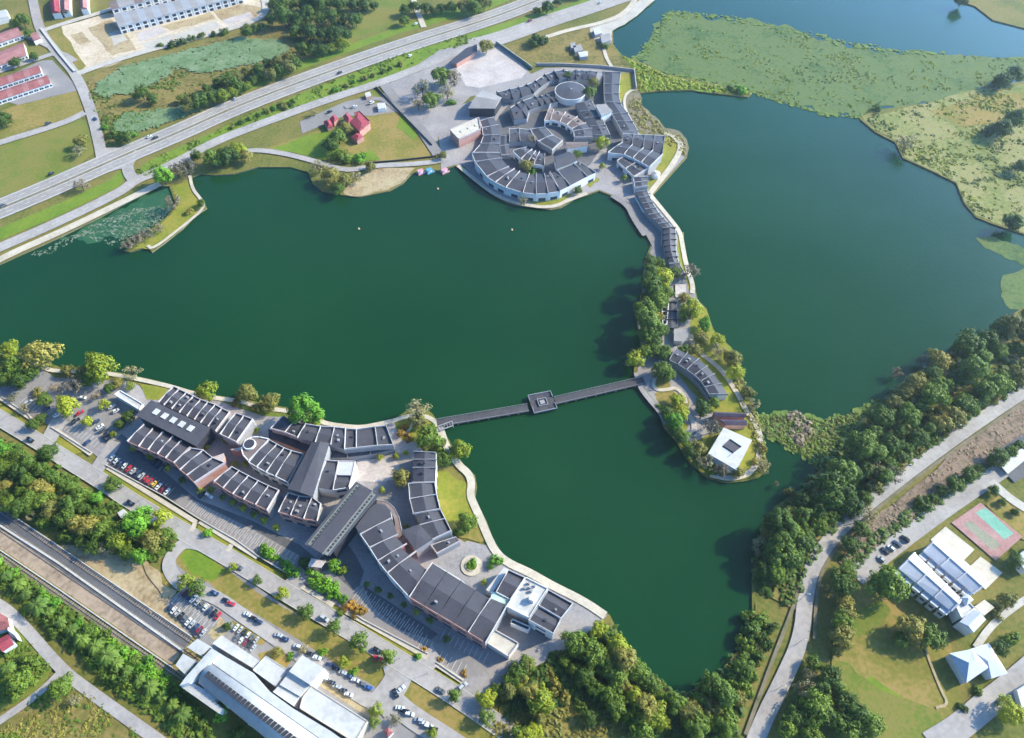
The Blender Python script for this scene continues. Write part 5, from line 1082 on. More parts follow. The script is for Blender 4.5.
# near complex: lakeside trees
for a in ((8, 350, 9, 'bright', 'yellow green tree by the lake at the picture edge'), (14, 366, 11, 'mid', 'leafy tree behind the lakeside path at the picture edge'), (40, 355, 15, 'olive', 'wide olive tree over the lake beside the upper car park'), (67, 370, 6, 'olive', 'small olive tree on the lakeside path'), (100, 366, 14, 'bright', 'large yellow green tree over the lakeside path'), (131, 373, 8, 'pale', 'thin pale tree on the shore before the long lakeside row'), (72, 385, 9, 'grey', 'bare grey tree at the edge of the upper car park'), (67, 405, 10, 'bright', 'bright round tree in the middle of the upper car park'), (90, 378, 8, 'mid', 'tree between the path and the upper car park'), (30, 372, 8, 'dark', 'dark tree in the shade of the upper car park'), (55, 388, 6, 'grey', 'thin grey tree in the upper car park'), (38, 392, 5, 'busho', 'olive shrub on a car park island'), (87, 421, 5, 'smallb', 'small bright tree beside the red car'), (104, 404, 5, 'smallb', 'small bright tree near the service shed'), (109, 388, 5, 'dark', 'dark shrubby tree by the service shed'), (128, 417, 6, 'dark', 'dark tree shaded by the skylit hall'), (113, 434, 3, 'smallb', 'tiny tree at the lower end of the upper car park'), (34, 424, 6, 'dark', 'dark tree at the upper entrance of the car park'), (42, 418, 5, 'dark', 'small dark tree beside the upper entrance'), (48, 452, 9, 'dark', 'dark tree at the wood edge opposite the entrance'), (20, 380, 9, 'dark', 'dark tree nearest the picture edge above the car park wall'), (44, 400, 7, 'mid', 'leafy tree in the shaded lane of the upper car park'), (6, 376, 9, 'dark', 'dark tree at the very edge of the upper car park'), (82, 372, 7, 'olive', 'olive tree beside the large yellow green one'), (120, 424, 5, 'dark', 'dark shrubby tree before the skylit hall'), (96, 396, 5, 'grey', 'bare tree on the upper car park island'), (118, 382, 5, 'olive', 'olive tree on the path side of the service shed'), (130, 386, 4, 'smallb', 'tiny tree on the grass by the service shed'), (12, 398, 5, 'pale', 'pale shrubby tree at the wall of the upper car park'), (24, 408, 5, 'pale', 'pale thin tree farther along the car park wall'),
          (207, 391, 10, 'bright', 'bright tree standing beside the long lakeside row'), (247, 393, 9, 'olive', 'first olive tree between the path and the lakeside blocks'), (269, 402, 9, 'olive', 'second olive tree between the path and the lakeside blocks'), (258, 408, 6, 'busho', 'low olive growth behind the lakeside path'), (237, 402, 5, 'busho', 'low shrub by the end of the long lakeside row'), (304, 410, 15, 'vivid', 'vivid green round tree at the lake edge beside the sunken block'), (316, 420, 6, 'bright', 'small bright tree at the foot of the vivid one'),
          (417, 410, 12, 'pale', 'pale spreading tree at the bridge corner'), (428, 437, 12, 'mid', 'dark leafy tree behind the bridge corner'), (418, 420, 8, 'olive', 'olive tree beside the garden path at the bridge corner'), (459, 450, 10, 'bright', 'bright tree overhanging the lake below the bridge'), (443, 458, 8, 'mid', 'tree at the top of the promenade lawn'), (440, 444, 6, 'bush', 'shrub beside the promenade near the bridge'), (466, 523, 10, 'mid', 'round tree at the lower end of the promenade lawn'), (457, 532, 5, 'bush', 'shrub next to the round tree of the promenade lawn'), (495, 561, 6.5, 'bushb', 'clipped round bush beside the promenade and round court'), (472, 564.5, 4.6, 'bushb', 'round planted bush in the middle of the round court'), (484, 582, 3, 'smallb', 'small tree by the dark pool of the round court'),
          (401, 433, 5, 'rust', 'rust coloured shrub nearest the lakeside end block'), (405, 426, 4, 'rust', 'rust coloured shrub near the lake by the garden path'), (409, 438, 4, 'rust', 'rust coloured shrub nearest the bridge corner trees'), (401, 477, 9, 'olive', 'olive tree in the paved court'), (382, 490, 3.5, 'smallb', 'slim bright tree at the head of the entrance hall'), (367, 452, 3, 'smallb', 'first slim tree along the court arcade'), (380, 457, 3, 'smallb', 'slim tree in the shaded part of the court'), (379, 447, 3, 'smallb', 'second slim tree along the court arcade'), (396, 456, 3, 'smallb', 'slim tree at the middle of the shaded court'), (406, 453, 3, 'smallb', 'slim tree nearest the shaded lakeside row'), (406, 526, 2.5, 'smallb', 'tiny tree beside the square hipped roof'),
          (226, 440, 3.5, 'smallb', 'bright courtyard tree behind the two bay block'), (207, 447, 3, 'smallb', 'small courtyard tree beside the skylit hall'), (235, 464, 3, 'smallb', 'pale courtyard tree in the shaded lane'), (245, 464, 3.5, 'smallb', 'bright courtyard tree in the shaded lane'), (256, 430, 3, 'smallb', 'small tree at the lakeside court entry'),
          (233, 567, 4, 'smallb', 'first young tree on the grass median by the access road'), (257, 580, 4.5, 'small', 'second young tree on the grass median by the access road'), (282, 593, 6, 'smallb', 'bright round tree on the median edge, third from the slip road'), (306, 611, 7, 'small', 'round tree on the median edge, fourth from the slip road'), (334, 626, 7.8, 'small', 'round dark green tree on the median, fifth from the slip road'), (359, 642, 8.8, 'small', 'largest round tree on the median, sixth from the slip road'), (388, 657, 8, 'small', 'round tree next to the red car at the median end'), (454, 696, 7, 'small', 'round tree at the street corner below the shop car park'), (486, 717, 7, 'small', 'round tree along the lower street, second from the corner'), (517, 732, 7, 'small', 'round tree along the lower street by the picture edge'),
          (186, 581, 7.5, 'smallb', 'rust tinged round tree at the slip road turn'), (197, 588, 8, 'small', 'dark round tree at the end of the staff car park'), (227, 626, 4, 'dark', 'small dark tree by the staff car park exit'), (303, 650, 5, 'pale', 'thin tree beside the station front'), (278, 652, 5, 'olive', 'olive tree on the station planting bed'), (290, 656, 4, 'bushb', 'bright shrub on the station planting bed'), (376, 710, 6, 'smallb', 'yellow green tree at the station end'), (374, 722, 5, 'small', 'tree beside the small red kiosk'), (396, 720, 6, 'pale', 'pale tree in the station forecourt'), (432, 733, 5, 'smallb', 'bright tree at the forecourt by the picture edge'), (344, 662, 5, 'smallb', 'bright shrubby tree on the median beside the parked cars'), (353, 672, 4, 'bushb', 'bright low shrub on the median near the blue car'), (322, 652, 4, 'bushb', 'bright low shrub on the median by the tree shadow')): plant(*a)
row(P('265,550 272,555 280,561 288,567 293,571'), 6, 5.2, ['bushb'], 'the shops', 'in the upper drop-off hedge', 'upper hedge of the drop-off', 1)
row(P('313,577 320,582 328,588 335,593 343,599'), 6, 6, ['bushb'], 'the entrance hall', 'in the middle drop-off hedge', 'middle hedge of the drop-off', 1)
for a in ((351, 606, 6, 'rust', 'rust coloured shrub at the upper end of the shaded bays'), (359, 611, 6, 'rust', 'rust coloured shrub nearest the marked bays'), (340, 613, 4, 'bush', 'dull green shrub below the rust coloured ones'), (335, 566, 7, 'bushb', 'bright shrub on the drop-off island below the entrance hall'), (343, 570, 5, 'bush', 'green shrub beside it on the drop-off island'), (304, 562, 6, 'bushd', 'dark shrub under the edge of the entrance hall'), (208, 533, 5, 'bushb', 'bright shrub on the verge by the covered bus shelter'), (424, 650, 3, 'rust', 'brown shrub bed at the end of the bay row'), (440, 660, 3, 'rust', 'brown shrub bed at the start of the short bay row'), (464, 673, 3, 'rust', 'brown shrub bed at the lower end of the short bay row'), (418, 657, 4, 'bushb', 'clipped hedge end beside the side street')): plant(*a)
for grp, pts, st in (('trees along the parked cars', P('133,448 150,456 168,468 182,480'), 'the upper entrance'), ('trees along the middle shop row', P('200,490 211,490 223,497 233,502 243,508 254,514 264,520 276,527'), 'the pink corner wall'), ('trees along the curved shop row', P('367,584 378,590 390,596 404,605 416,612 430,620 447,639'), 'the entrance hall')):
    for k, (x, y) in enumerate(pts): plant(x, y, 3.4, rt.choice(['small', 'smallb', 'small']), 'small pavement tree %s, %s from %s' % (grp.split('trees ')[1], nth(k), st), None, grp)
# island and isthmus
row(P('648,262 652,276 650,290 646,304 652,316 646,328 652,340 644,350'), 11, 9.5, ['dark', 'mid', 'tallmid', 'dark'], 'the causeway', 'in the isthmus belt on the shaded side', 'trees of the isthmus belt', 3, 'tree', 1.3)
row(P('660,264 662,280 658,298 658,314 660,330'), 12, 8, ['mid', 'bright', 'olive'], 'the causeway', 'in the isthmus belt by the walk', 'trees of the isthmus belt by the walk', 2.5)
for a in ((692, 271, 8, 'grey', 'bare grey tree beside the end of the covered walk'), (680, 274, 6, 'grey', 'smaller bare tree by the covered walk end'), (684, 298, 6, 'olive', 'olive tree on the sunny side of the pink terrace'), (668, 292, 6, 'mid', 'leafy tree between belt and pink terrace'), (664, 352, 8, 'dark', 'dark tree above the upper end of the island court'), (656, 350, 8, 'mid', 'leafy tree at the lower end of the isthmus belt'), (684, 350, 6, 'mid', 'leafy tree beside the pale island pavilion'), (676, 272, 6, 'mid', 'leafy tree on the covered walk side of the isthmus'), (692, 308, 10, 'bright', 'bright tree on the sunny shore of the isthmus'), (704, 324, 7, 'vivid', 'vivid green tree on the sunny shore of the isthmus'), (684, 316, 6, 'mid', 'leafy tree in the middle of the isthmus'), (702, 338, 7, 'olive', 'olive tree above the curved island path'), (717, 340, 7, 'bright', 'bright green tree where the island shore bulges'), (718, 350, 8, 'pale', 'pale tree beside the curved island path'), (732, 358, 9, 'olive', 'olive tree on the sunny island shore'), (735, 372, 8, 'bright', 'yellow green tree on the sunny island shore'), (694, 350, 7, 'olive', 'olive tree behind the pale island pavilion'), (748, 392, 6, 'olive', 'olive shrubby tree beside the lower island path'), (754, 404, 6, 'pale', 'pale shrubby tree near the lower island path'), (635, 359, 9, 'bright', 'bright tree beside the bridge landing'), (662, 370, 9, 'mid', 'leafy tree in the island garden near the bridge'), (670, 374, 6, 'mid', 'second leafy tree in the island garden'), (678, 400, 7, 'bright', 'bright tree inside the winding garden path'), (682, 412, 7, 'bright', 'bright tree at the end of the winding garden path'), (703, 408, 8, 'dark', 'dark tree between the curved arcade and garden'), (714, 402, 6, 'mid', 'leafy tree at the end of the curved arcade'), (675, 422, 9, 'vivid', 'vivid green tree on the shaded island shore'), (668, 414, 7, 'dark', 'dark tree on the shaded island shore'), (682, 436, 8, 'tallmid', 'tall green tree on the shaded island shore'), (676, 430, 7, 'dark', 'dark tree leaning over the shaded water'), (712, 428, 9, 'grey', 'large bare grey tree beside the white courtyard house'), (698, 448, 8, 'olive', 'olive tree at the left corner of the white courtyard house'), (706, 462, 8, 'pale', 'pale tree below the white courtyard house'), (722, 470, 7, 'grey', 'bare tree at the lower corner of the white courtyard house'), (738, 472, 6, 'olive', 'olive shrubby tree on the island tip'), (764, 466, 7, 'pale', 'pale tree hanging over the water at the island tip'), (762, 448, 5, 'busho', 'olive shrub on the sunny shore near the tip'), (690, 452, 7, 'dark', 'dark tree behind the small round terrace'), (755, 462, 4, 'busho', 'low shrub beside the path at the tip'), (776, 484, 3, 'pale', 'lone bush standing in the water off the island tip'), (790, 492, 5, 'olive', 'olive shrub at the water below the floating reeds')): plant(*a)
# north shore and far complex
for a in ((213, 158, 9, 'mid', 'leafy tree over the north shore by the service road'), (225, 156, 9, 'dark', 'dark tree over the north shore'), (237, 150, 8, 'bright', 'bright tree over the north shore nearest the lay-by'), (246, 156, 6, 'olive', 'olive shrubby tree on the north shore'), (162, 175, 8, 'vivid', 'vivid green tree where the peninsula meets the road'), (176, 170, 8, 'grey', 'bare grey tree at the root of the peninsula'), (187, 166, 9, 'grey', 'wide bare tree at the root of the peninsula'), (196, 155, 5, 'dark', 'small dark tree beside the service road'), (172, 202, 8, 'grey', 'bare tree on the shaded side of the peninsula'), (201, 203, 4, 'dark', 'small dark tree at the bend of the peninsula'), (159, 228, 5, 'grey', 'bare shrubby tree along the peninsula bank'), (147, 233, 6, 'grey', 'second bare shrubby tree along the peninsula bank'), (137, 238, 6, 'grey', 'third bare shrubby tree along the peninsula bank'), (127, 244, 6, 'grey', 'bare tree at the very tip of the peninsula'), (189, 212, 4, 'busho', 'low olive shrub in the middle of the peninsula'),
          (338, 136, 8, 'mid', 'leafy tree below the maroon villa'), (330, 145, 7, 'dark', 'dark tree in the dry field by the villa'), (346, 128, 6, 'olive', 'olive tree touching the maroon villa'), (314, 112, 4, 'pale', 'thin tree beside the lay-by'), (342, 156, 8, 'bush', 'wide shrub above the north shore path'), (360, 157, 6, 'bushb', 'bright shrub above the north shore path'), (370, 166, 5, 'olive', 'olive shrub on the sandy north shore'), (318, 166, 7, 'pale', 'pale tree on the north shore path'), (330, 174, 8, 'olive', 'olive tree on the north shore bank'), (345, 180, 7, 'olive', 'second olive tree on the north shore bank'), (338, 188, 6, 'dark', 'dark tree at the water on the north shore bank'), (356, 176, 6, 'pale', 'pale shrubby tree beside the sandy shore'),
          (422, 88, 9, 'pale', 'thin tree cluster at the edge of the parking square'), (440, 76, 9, 'mid', 'leafy tree in the parking square cluster'), (454, 78, 8, 'grey', 'bare tree in the parking square cluster'), (430, 100, 8, 'mid', 'tree at the lower side of the parking square cluster'), (447, 92, 7, 'pale', 'pale tree in the middle of the parking square cluster'), (451, 102, 4, 'bushb', 'bright shrub by the canopy hall'), (418, 104, 6, 'pale', 'pale shrubby tree beside the driveway'), (486, 46, 7, 'olive', 'olive tree beside the parking square gatehouse'), (538, 40, 8, 'bushd', 'dark shrub clump in the rough grass by the road'),
          (590, 92, 6, 'mid', 'tree at the right of the round hall'), (594, 82, 5, 'olive', 'olive tree behind the round hall'), (568, 76, 5, 'mid', 'tree between the round hall and the back row'), (602, 142, 6, 'smallb', 'bright tree in the lane of the far complex'), (527, 165, 6, 'olive', 'olive tree in the garden court of the far complex'), (532, 172, 4, 'bushb', 'bright shrub in the garden court of the far complex'), (540, 168, 4, 'busho', 'shrub in the garden court of the far complex'), (532, 139, 5, 'pale', 'pale tree over the inner block of the far complex'), (523, 200, 5, 'pale', 'pale tree on the quay of the great fan'), (578, 190, 4, 'dark', 'dark tree at the quay by the white lakeside block'), (602, 166, 3, 'smallb', 'slim bright tree in the court of the point building'), (578, 154, 4, 'mid', 'tree beside the small brown kiosk roof'), (624, 178, 3, 'smallb', 'slim tree at the court corner of the point building'), (443, 155, 4, 'olive', 'small tree where the waterfront path meets the fan'), (612, 152, 4, 'mid', 'tree by the bridge lane of the far complex')): plant(*a)
gN = 'trees of the northern wood'; FAR = MB()
row(P('270,4 290,4 312,2 334,4 356,2 376,4'), 11, 7, ['mid', 'dark', 'tallmid'], 'the building site', "in the northern wood's top row", gN, 2.5)
row(P('272,18 292,16 314,16 336,16 356,18'), 11, 7, ['dark', 'mid', 'tallmid'], 'the building site', "in the northern wood's second row", gN, 2.5)
row(P('296,30 314,32 332,34 348,34'), 11, 7, ['mid', 'dark', 'olive'], 'the building site', "in the northern wood's third row", gN, 2.5)
row(P('302,48 314,52 330,48 342,44'), 10, 6, ['mid', 'bright', 'dark'], 'the marsh', "in the northern wood's lowest row", gN, 2)
row(P('261,26 252,28 246,30'), 7, 5, ['mid', 'tallmid'], 'the northern wood', 'in the clump by the building site track', 'clump by the building site track', 1)
row(P('142,92 152,98'), 8, 6, ['olive', 'mid'], 'the town road', 'in the pair on the marsh', 'pair on the marsh', 1)
row(P('180,98 192,104 204,98 218,96 230,92 242,86 254,80 266,76 280,70 296,62'), 9, 6.5, ['dark', 'mid', 'olive', 'bright'], 'the town road', 'in the marsh belt beside the highway', 'marsh belt beside the highway', 2)
row(P('206,86 222,84 238,78 254,70 272,62 290,58'), 11, 5, ['olive', 'mid', 'bush'], 'the town road', 'in the inner marsh belt', 'inner marsh belt', 2)
row(P('106,128 112,136 124,138 134,134'), 8, 5, ['bushb', 'mid', 'bush'], 'the town road', 'in the corner thicket at the highway turn', 'corner thicket at the highway turn', 1.5)
row(P('160,46 180,42 200,36 224,32'), 10, 3.6, ['bush', 'bushd'], 'the town road', 'in the bank scrub below the building site', 'bank scrub below the building site', 1.5)
row(P('404,10 420,6 436,12 450,6 466,8 482,2'), 10, 6, ['mid', 'dark', 'olive'], 'the track', 'in the trees beyond the highway', 'trees beyond the highway', 2)
row(P('536,10 552,4 566,-2 580,-6'), 10, 5, ['dark', 'mid'], 'the highway', 'in the median thicket between the roads', 'median thicket between the roads', 1.5)
row(P('336,89 352,83 368,77 384,71 400,65'), 9, 3, ['bush', 'busho', 'bushb'], 'the villa', 'in the verge hedge below the highway', 'verge hedge below the highway', 1)
row(P('232,126 246,120 260,114 276,108 292,103'), 9, 3.6, ['bush', 'busho', 'bushb'], 'the junction', 'in the verge hedge opposite the marsh', 'verge hedge opposite the marsh', 1)
tag(FAR.build('far_wood', [M['bark'], M['leaf_dark'], M['leaf_mid'], M['leaf_bright'], M['leaf_olive'], M['leaf_vivid']]), 'small mixed trees and scrub of the marsh, verges and wood beyond the highway', 'far wood', None, 'stuff'); FAR = None
for a in ((2, 119, 8, 'dark', 'dark tree below the red front row at the picture edge'), (82, 141, 6, 'olive', 'small tree in the lower field near the highway'), (78, 150, 6, 'pale', 'thin tree beside it in the lower field'), (80, 184, 7, 'grey', 'bare tree on the grass triangle by the slip road'), (22, 20, 7, 'dark', 'dark tree in the town beside the avenue'), (14, 24, 5, 'mid', 'green tree by the white town house'), (16, 62, 5, 'dark', 'dark tree between the pink rows'), (34, 56, 4, 'mid', 'small tree by the pink terraces'), (28, 33, 4, 'dark', 'dark tree beside the guardhouse'), (66, 11, 4, 'mid', 'green shrub tree behind the town terraces'), (404, 20, 5, 'mid', 'tree beside the sandy track beyond the highway')): plant(*a)
# eastern far shore
for a in ((1004, 80, 8, 'dark', 'dark tree at the top of the eastern meadow'), (1016, 74, 8, 'dark', 'dark tree by the lily lake at the picture edge'), (996, 84, 5, 'bushd', 'dark shrub at the top edge of the eastern meadow'), (1002, 128, 9, 'dark', 'dark tree in the middle of the eastern meadow'), (1016, 118, 10, 'mid', 'large tree in the eastern meadow at the picture edge'), (988, 132, 6, 'bushd', 'dark shrub beside the meadow trees'), (1022, 166, 7, 'dark', 'dark tree lower in the eastern meadow'), (1014, 222, 9, 'dark', 'dark tree over the water at the meadow corner'), (877, 108, 4, 'bushd', 'dark shrub at the meadow point'), (907, 142, 9, 'pale', 'pale wide tree on the meadow shore'), (962, 0, 6, 'dark', 'dark tree on the far bank at the top'), (742, 90, 5, 'bushb', 'bright bush at the end of the grass bank'), (730, 88, 4, 'bush', 'green bush near the end of the grass bank'), (604, 46, 4, 'bush', 'bush beside the rubble by the lily lake')): plant(*a)

# ------------------------------------------------------------------ stuff: reeds, scrub, lily pads
def scatter(name, px, n, size, lookm, label, cat, z=0.05, blades=9, flatk=.6, seed=1, hk=.6, clus=0.0):
    rnd = random.Random(seed); b = MB(); xs = [p[0] for p in px]; ys = [p[1] for p in px]; k = 0
    while k < n:
        x, y = rnd.uniform(min(xs), max(xs)), rnd.uniform(min(ys), max(ys))
        if not inside((x, y), px): continue
        p = at(x, y)
        if clus and noise.noise(Vector((p.x*.03, p.y*.03, seed)))+.5*noise.noise(Vector((p.x*.11, p.y*.11, seed))) < clus*.25-.05 and rnd.random() < .93: continue
        k += 1; s = size*rnd.uniform(.4, 1.6)
        for _ in range(blades):
            d = Vector((rnd.gauss(0, 1), rnd.gauss(0, 1), abs(rnd.gauss(0, flatk))+.1)).normalized()
            leafquad(b, (p.x+d.x*s*.8, p.y+d.y*s*.8, z+abs(d.z)*s*hk+.1), d+Vector((0, 0, .7)), s*.33, rnd)
    return tag(b.build(name, M['leaf_'+lookm]), label, cat, None, 'stuff')
MAT1 = P('632,59 640,58 645,52 650,44 662,26 667,13 700,15 741,20 802,33 842,43 891,51 944,55 1024,57 1090,70 1024,80 976,88 952,97 920,103 875,109 860,117 830,115 818,112 781,102 749,91 745,88 700,80 665,73 643,62')
MAT2 = P('764,434 790,448 822,468 835,445 850,430 881,401 868,405 853,414 823,419 803,416 780,414 758,416')
M['lilymat'] = mat('floating weed', [(.03,.065,.02),(.065,.12,.028),(.12,.16,.045),(.075,.13,.032),(.14,.15,.06)], .04, .9, 11, .4, .5, pos=[.28,.42,.52,.6,.74])
M['lotus'] = mat('lotus leaves', [(.085,.15,.05),(.15,.225,.1),(.22,.285,.16)], .08, .8, 9, .6, .3)
def wsheet(name, px, m, z, label, cat):
    wpx = [at(x, y, z) for x, y in px]; b = MB(); b.v = [tuple(p) for p in wpx]
    for t in tessellate_polygon([wpx]):
        a, c, d = (wpx[i] for i in t); b.f.append(tuple(t) if (c-a).cross(d-a).z > 0 else (t[0], t[2], t[1])); b.m.append(0)
    return tag(b.build(name, M[m]), label, cat, None, 'stuff')
wsheet('floating_weed', ragged(MAT1, 6, 3, 4), 'lilymat', WZ+.12, 'wide green mat of floating weed between the two lakes', 'floating weed')
wsheet('floating_reeds', ragged(MAT2, 4, 4, 2), 'lilymat', WZ+.12, 'tongue of floating reeds between the island tip and the wood', 'reeds')
wsheet('floating_weed', ragged(P('976,238 990,236 1010,243 1040,254 1050,275 1024,266 1005,258 985,248'), 3, 5), 'lilymat', WZ+.12, 'small green weed islet off the meadow corner', 'floating weed')
wsheet('floating_weed', ragged(P('1003,275 1024,268 1080,280 1080,312 1010,309 1001,296'), 3, 6), 'lilymat', WZ+.12, 'green weed patch at the picture edge by the wood', 'floating weed')
wsheet('floating_weed', ragged(P('652,24 660,21 662,28 655,30'), 2, 8), 'lilymat', WZ+.12, 'tiny weed islet in the lily lake', 'floating weed')
wsheet('pond_scum', ragged(P('60,240 122,208 160,190 172,190 176,204 166,216 148,230 124,238 100,242'), 6, 9, 3), 'lilymat', WZ+.03, 'thin submerged weed in the bay beside the road', 'water weed').data.materials[0] = mat('submerged weed', [(.014,.08,.04),(.03,.1,.04),(.05,.125,.05)], .09, .3, 9, .5)
def rosettes(name, px, n, r, m, label, cat, z, seed):
    rnd = random.Random(seed); b = MB(); xs = [p[0] for p in px]; ys = [p[1] for p in px]; k = 0
    while k < n:
        x, y = rnd.uniform(min(xs), max(xs)), rnd.uniform(min(ys), max(ys))
        if not inside((x, y), px): continue
        k += 1; p = at(x, y, z); R = r*rnd.uniform(.5, 1.5)
        for q in range(3):
            cx, cy = p.x+rnd.gauss(0, R), p.y+rnd.gauss(0, R); s = R*rnd.uniform(.5, 1)
            b.poly([(cx+s*math.cos(6.283*i/7), cy+s*math.sin(6.283*i/7), z+.02+.004*q+rnd.random()*.1) for i in range(7)])
    return tag(b.build(name, M[m]), label, cat, None, 'stuff')
M['pads'] = mat('lily pads', [(.1,.15,.08),(.16,.2,.13),(.24,.27,.2)], .3, .6, 6)
rosettes('lily_pads', P('30,256 122,210 150,206 172,208 160,222 140,236 110,244 84,236 50,254'), 420, .55, 'pads', 'pale lily pads scattered along the road bay', 'lily pads', WZ+.06, 3)
rosettes('lotus_leaves', P('95,92 100,82 125,66 180,52 240,38 275,40 290,48 280,56 240,66 200,73 180,66 160,80 130,92 105,96'), 2600, 1.1, 'lotus', 'dense pale green lotus leaves covering the marsh pond', 'lotus', .75, 4)
rosettes('lotus_leaves', P('112,124 125,114 150,112 175,108 190,104 200,108 186,116 160,124 140,130 120,132'), 700, 1.0, 'lotus', 'lotus leaves in the smaller pond beside the highway', 'lotus', .75, 5)
scatter('reeds', MAT2, 380, .9, 'olive', 'olive reeds on the floating tongue', 'reeds', WZ+.1, 9, .8, 11)
def fragments(px, n, spread, seed, label):
    rnd = random.Random(seed); b = MB(); M['weedbit'] = mat('loose weed', [(.07,.13,.025),(.12,.18,.03),(.16,.21,.05)], .2, .9)
    for n_ in range(n):
        i = rnd.randrange(len(px)); x, y = lerp(px[i], px[(i+1) % len(px)], rnd.random()); x += rnd.gauss(0, spread); y += rnd.gauss(0, spread*.6)
        p = at(x, y, WZ); R = rnd.uniform(.6, 2.6)*rnd.random()**.5; m_ = rnd.randint(6, 9); z = WZ+.2+(n_ % 14)*.03
        ax, ay, ph_ = R*rnd.uniform(.6, 1.3), R*rnd.uniform(.6, 1.3), rnd.random()
        b.prism([(p.x+ax*math.cos(6.283*(q+ph_)/m_), p.y+ay*math.sin(6.283*(q+ph_)/m_)) for q in range(m_)], WZ-.1, z)
    return tag(b.build('floating_weed', M['weedbit']), label, 'floating weed', None, 'stuff')
fragments(MAT1[:12], 520, 2.2, 1, 'loose weed fragments drifting off the lily lake side of the mat'); fragments(MAT1[18:27], 320, 1.2, 2, 'loose weed fragments drifting off the lower side of the mat')
fragments(MAT2, 160, 1.6, 3, 'loose weed fragments round the floating tongue')
scatter('reeds', MAT2, 420, 1.05, 'mid', 'green bushy reeds on the floating tongue', 'reeds', WZ+.1, 9, .8, 31)
scatter('reeds', P('786,408 803,414 815,432 806,446 790,440'), 60, 2.0, 'grey', 'brown dead growth in the middle of the floating tongue', 'reeds', WZ+.1, 9, .8, 32)
scatter('reeds', MAT1, 900, 1.1, 'bright', 'low leafy tufts on the wide weed mat', 'reeds', WZ+.1, 7, .3, 12, .3, 1.0)
scatter('reeds', MAT1, 350, 1.0, 'mid', 'olive tufts on the wide weed mat', 'reeds', WZ+.1, 7, .3, 33, .3, 1.2)
scatter('undergrowth', P('612,46 622,57 643,65 665,76 700,83 745,91 750,94 720,93 690,89 640,92 636,72 625,60'), 500, 1.5, 'bright', 'green undergrowth on the grass bank', 'undergrowth', .1, 8, .7, 13)
scatter('undergrowth', P('135,172 150,160 200,138 256,112 330,82 400,55 470,32 487,36 400,70 333,95 256,122 205,144 165,174 145,176'), 800, 1.1, 'mid', 'rough undergrowth on the verge below the highway', 'undergrowth', .1, 7, .6, 14, .5, .8)
scatter('undergrowth', P('92,112 88,80 98,92 130,94 160,82 182,68 200,75 240,68 290,58 300,52 296,64 230,92 150,130 112,145'), 900, 1.2, 'mid', 'rough undergrowth on the marsh', 'undergrowth', .1, 8, .7, 15, .5, .9)
scatter('undergrowth', P('1060,372 1024,404 960,450 920,484 880,514 850,547 842,562 855,566 884,544 936,506 980,476 1000,456 1060,412'), 900, .8, 'grey', 'brownish cleared brush between the lane and the estate road', 'brush', .1, 8, .7, 16)
scatter('undergrowth', P('840,560 860,545 900,515 940,490 1000,455 1000,462 940,505 880,545 856,570'), 260, 1.6, 'mid', 'green undergrowth beside the estate road', 'undergrowth', .1, 8, .8, 17)
scatter('undergrowth', P('0,438 60,468 100,500 130,512 160,530 176,545 160,560 106,548 0,506'), 700, 2.2, 'dark', 'dark undergrowth on the floor of the railway wood', 'undergrowth', .1, 9, .8, 18)
scatter('undergrowth', P('500,700 520,672 560,650 600,630 612,622 640,668 664,684 680,698 720,672 748,640 756,600 760,640 745,690 735,745 680,745 600,712 545,705 500,720'), 900, 2.0, 'dark', 'dark undergrowth on the floor of the south wood', 'undergrowth', .1, 9, .8, 19)
row(P('1030,380 1000,396 970,416 940,436 908,458 884,478 860,500 840,518'), 10, 4.5, ['bush', 'bushd', 'busho'], 'the top', 'in the shrub edge along the lane', 'shrub edge of the wood along the lane', 1.5)
scatter('undergrowth', P('757,590 756,552 765,524 800,492 850,432 905,382 960,346 1030,310 1030,370 960,423 860,503 822,543 802,578 796,606'), 1300, 2.2, 'dark', 'dark undergrowth on the floor of the eastern wood', 'undergrowth', .1, 9, .8, 20)
scatter('undergrowth', P('-20,560 0,562 60,602 150,664 190,690 215,738 180,738 120,690 60,640 20,602 -20,580'), 900, 1.6, 'mid', 'green undergrowth between the ditch and the village road', 'undergrowth', .1, 8, .8, 21)
scatter('undergrowth', P('0,723 58,680 90,694 140,735 0,740'), 420, 1.0, 'olive', 'rough olive growth in the lower village field', 'undergrowth', .1, 8, .6, 22, .5, 1.0)
scatter('undergrowth', P('0,723 58,680 90,694 140,735 0,740'), 260, 1.1, 'mid', 'green growth in the lower village field', 'undergrowth', .1, 8, .6, 35, .5, 1.2)
scatter('undergrowth', P('0,640 20,632 50,668 30,690 0,708'), 220, 1.5, 'mid', 'green growth in the village garden', 'undergrowth', .1, 8, .8, 23)
scatter('undergrowth', P('490,725 545,708 600,714 650,735 650,738 490,738'), 350, 1.4, 'olive', 'olive growth in the dry field by the south wood', 'undergrowth', .1, 8, .6, 24)
scatter('undergrowth', P('643,110 655,118 665,130 682,136 687,148 684,154 660,140 640,128 628,110 630,98 640,94'), 260, 1.3, 'olive', 'reedy growth on the mud bank of the far complex', 'undergrowth', .1, 7, .7, 25)
scatter('undergrowth', P('862,117 920,105 976,92 1024,86 1024,230 993,222 976,214 965,202 957,182 936,171 904,156 896,140 876,130'), 900, 1.3, 'bright', 'tufts of green growth on the eastern meadow', 'undergrowth', .1, 7, .4, 26, .4, 1.0)
scatter('undergrowth', P('862,117 920,105 976,92 1024,86 1024,230 993,222 976,214 965,202 957,182 936,171 904,156 896,140 876,130'), 500, 1.2, 'mid', 'darker tufts on the eastern meadow', 'undergrowth', .1, 7, .4, 34, .5, 1.3)
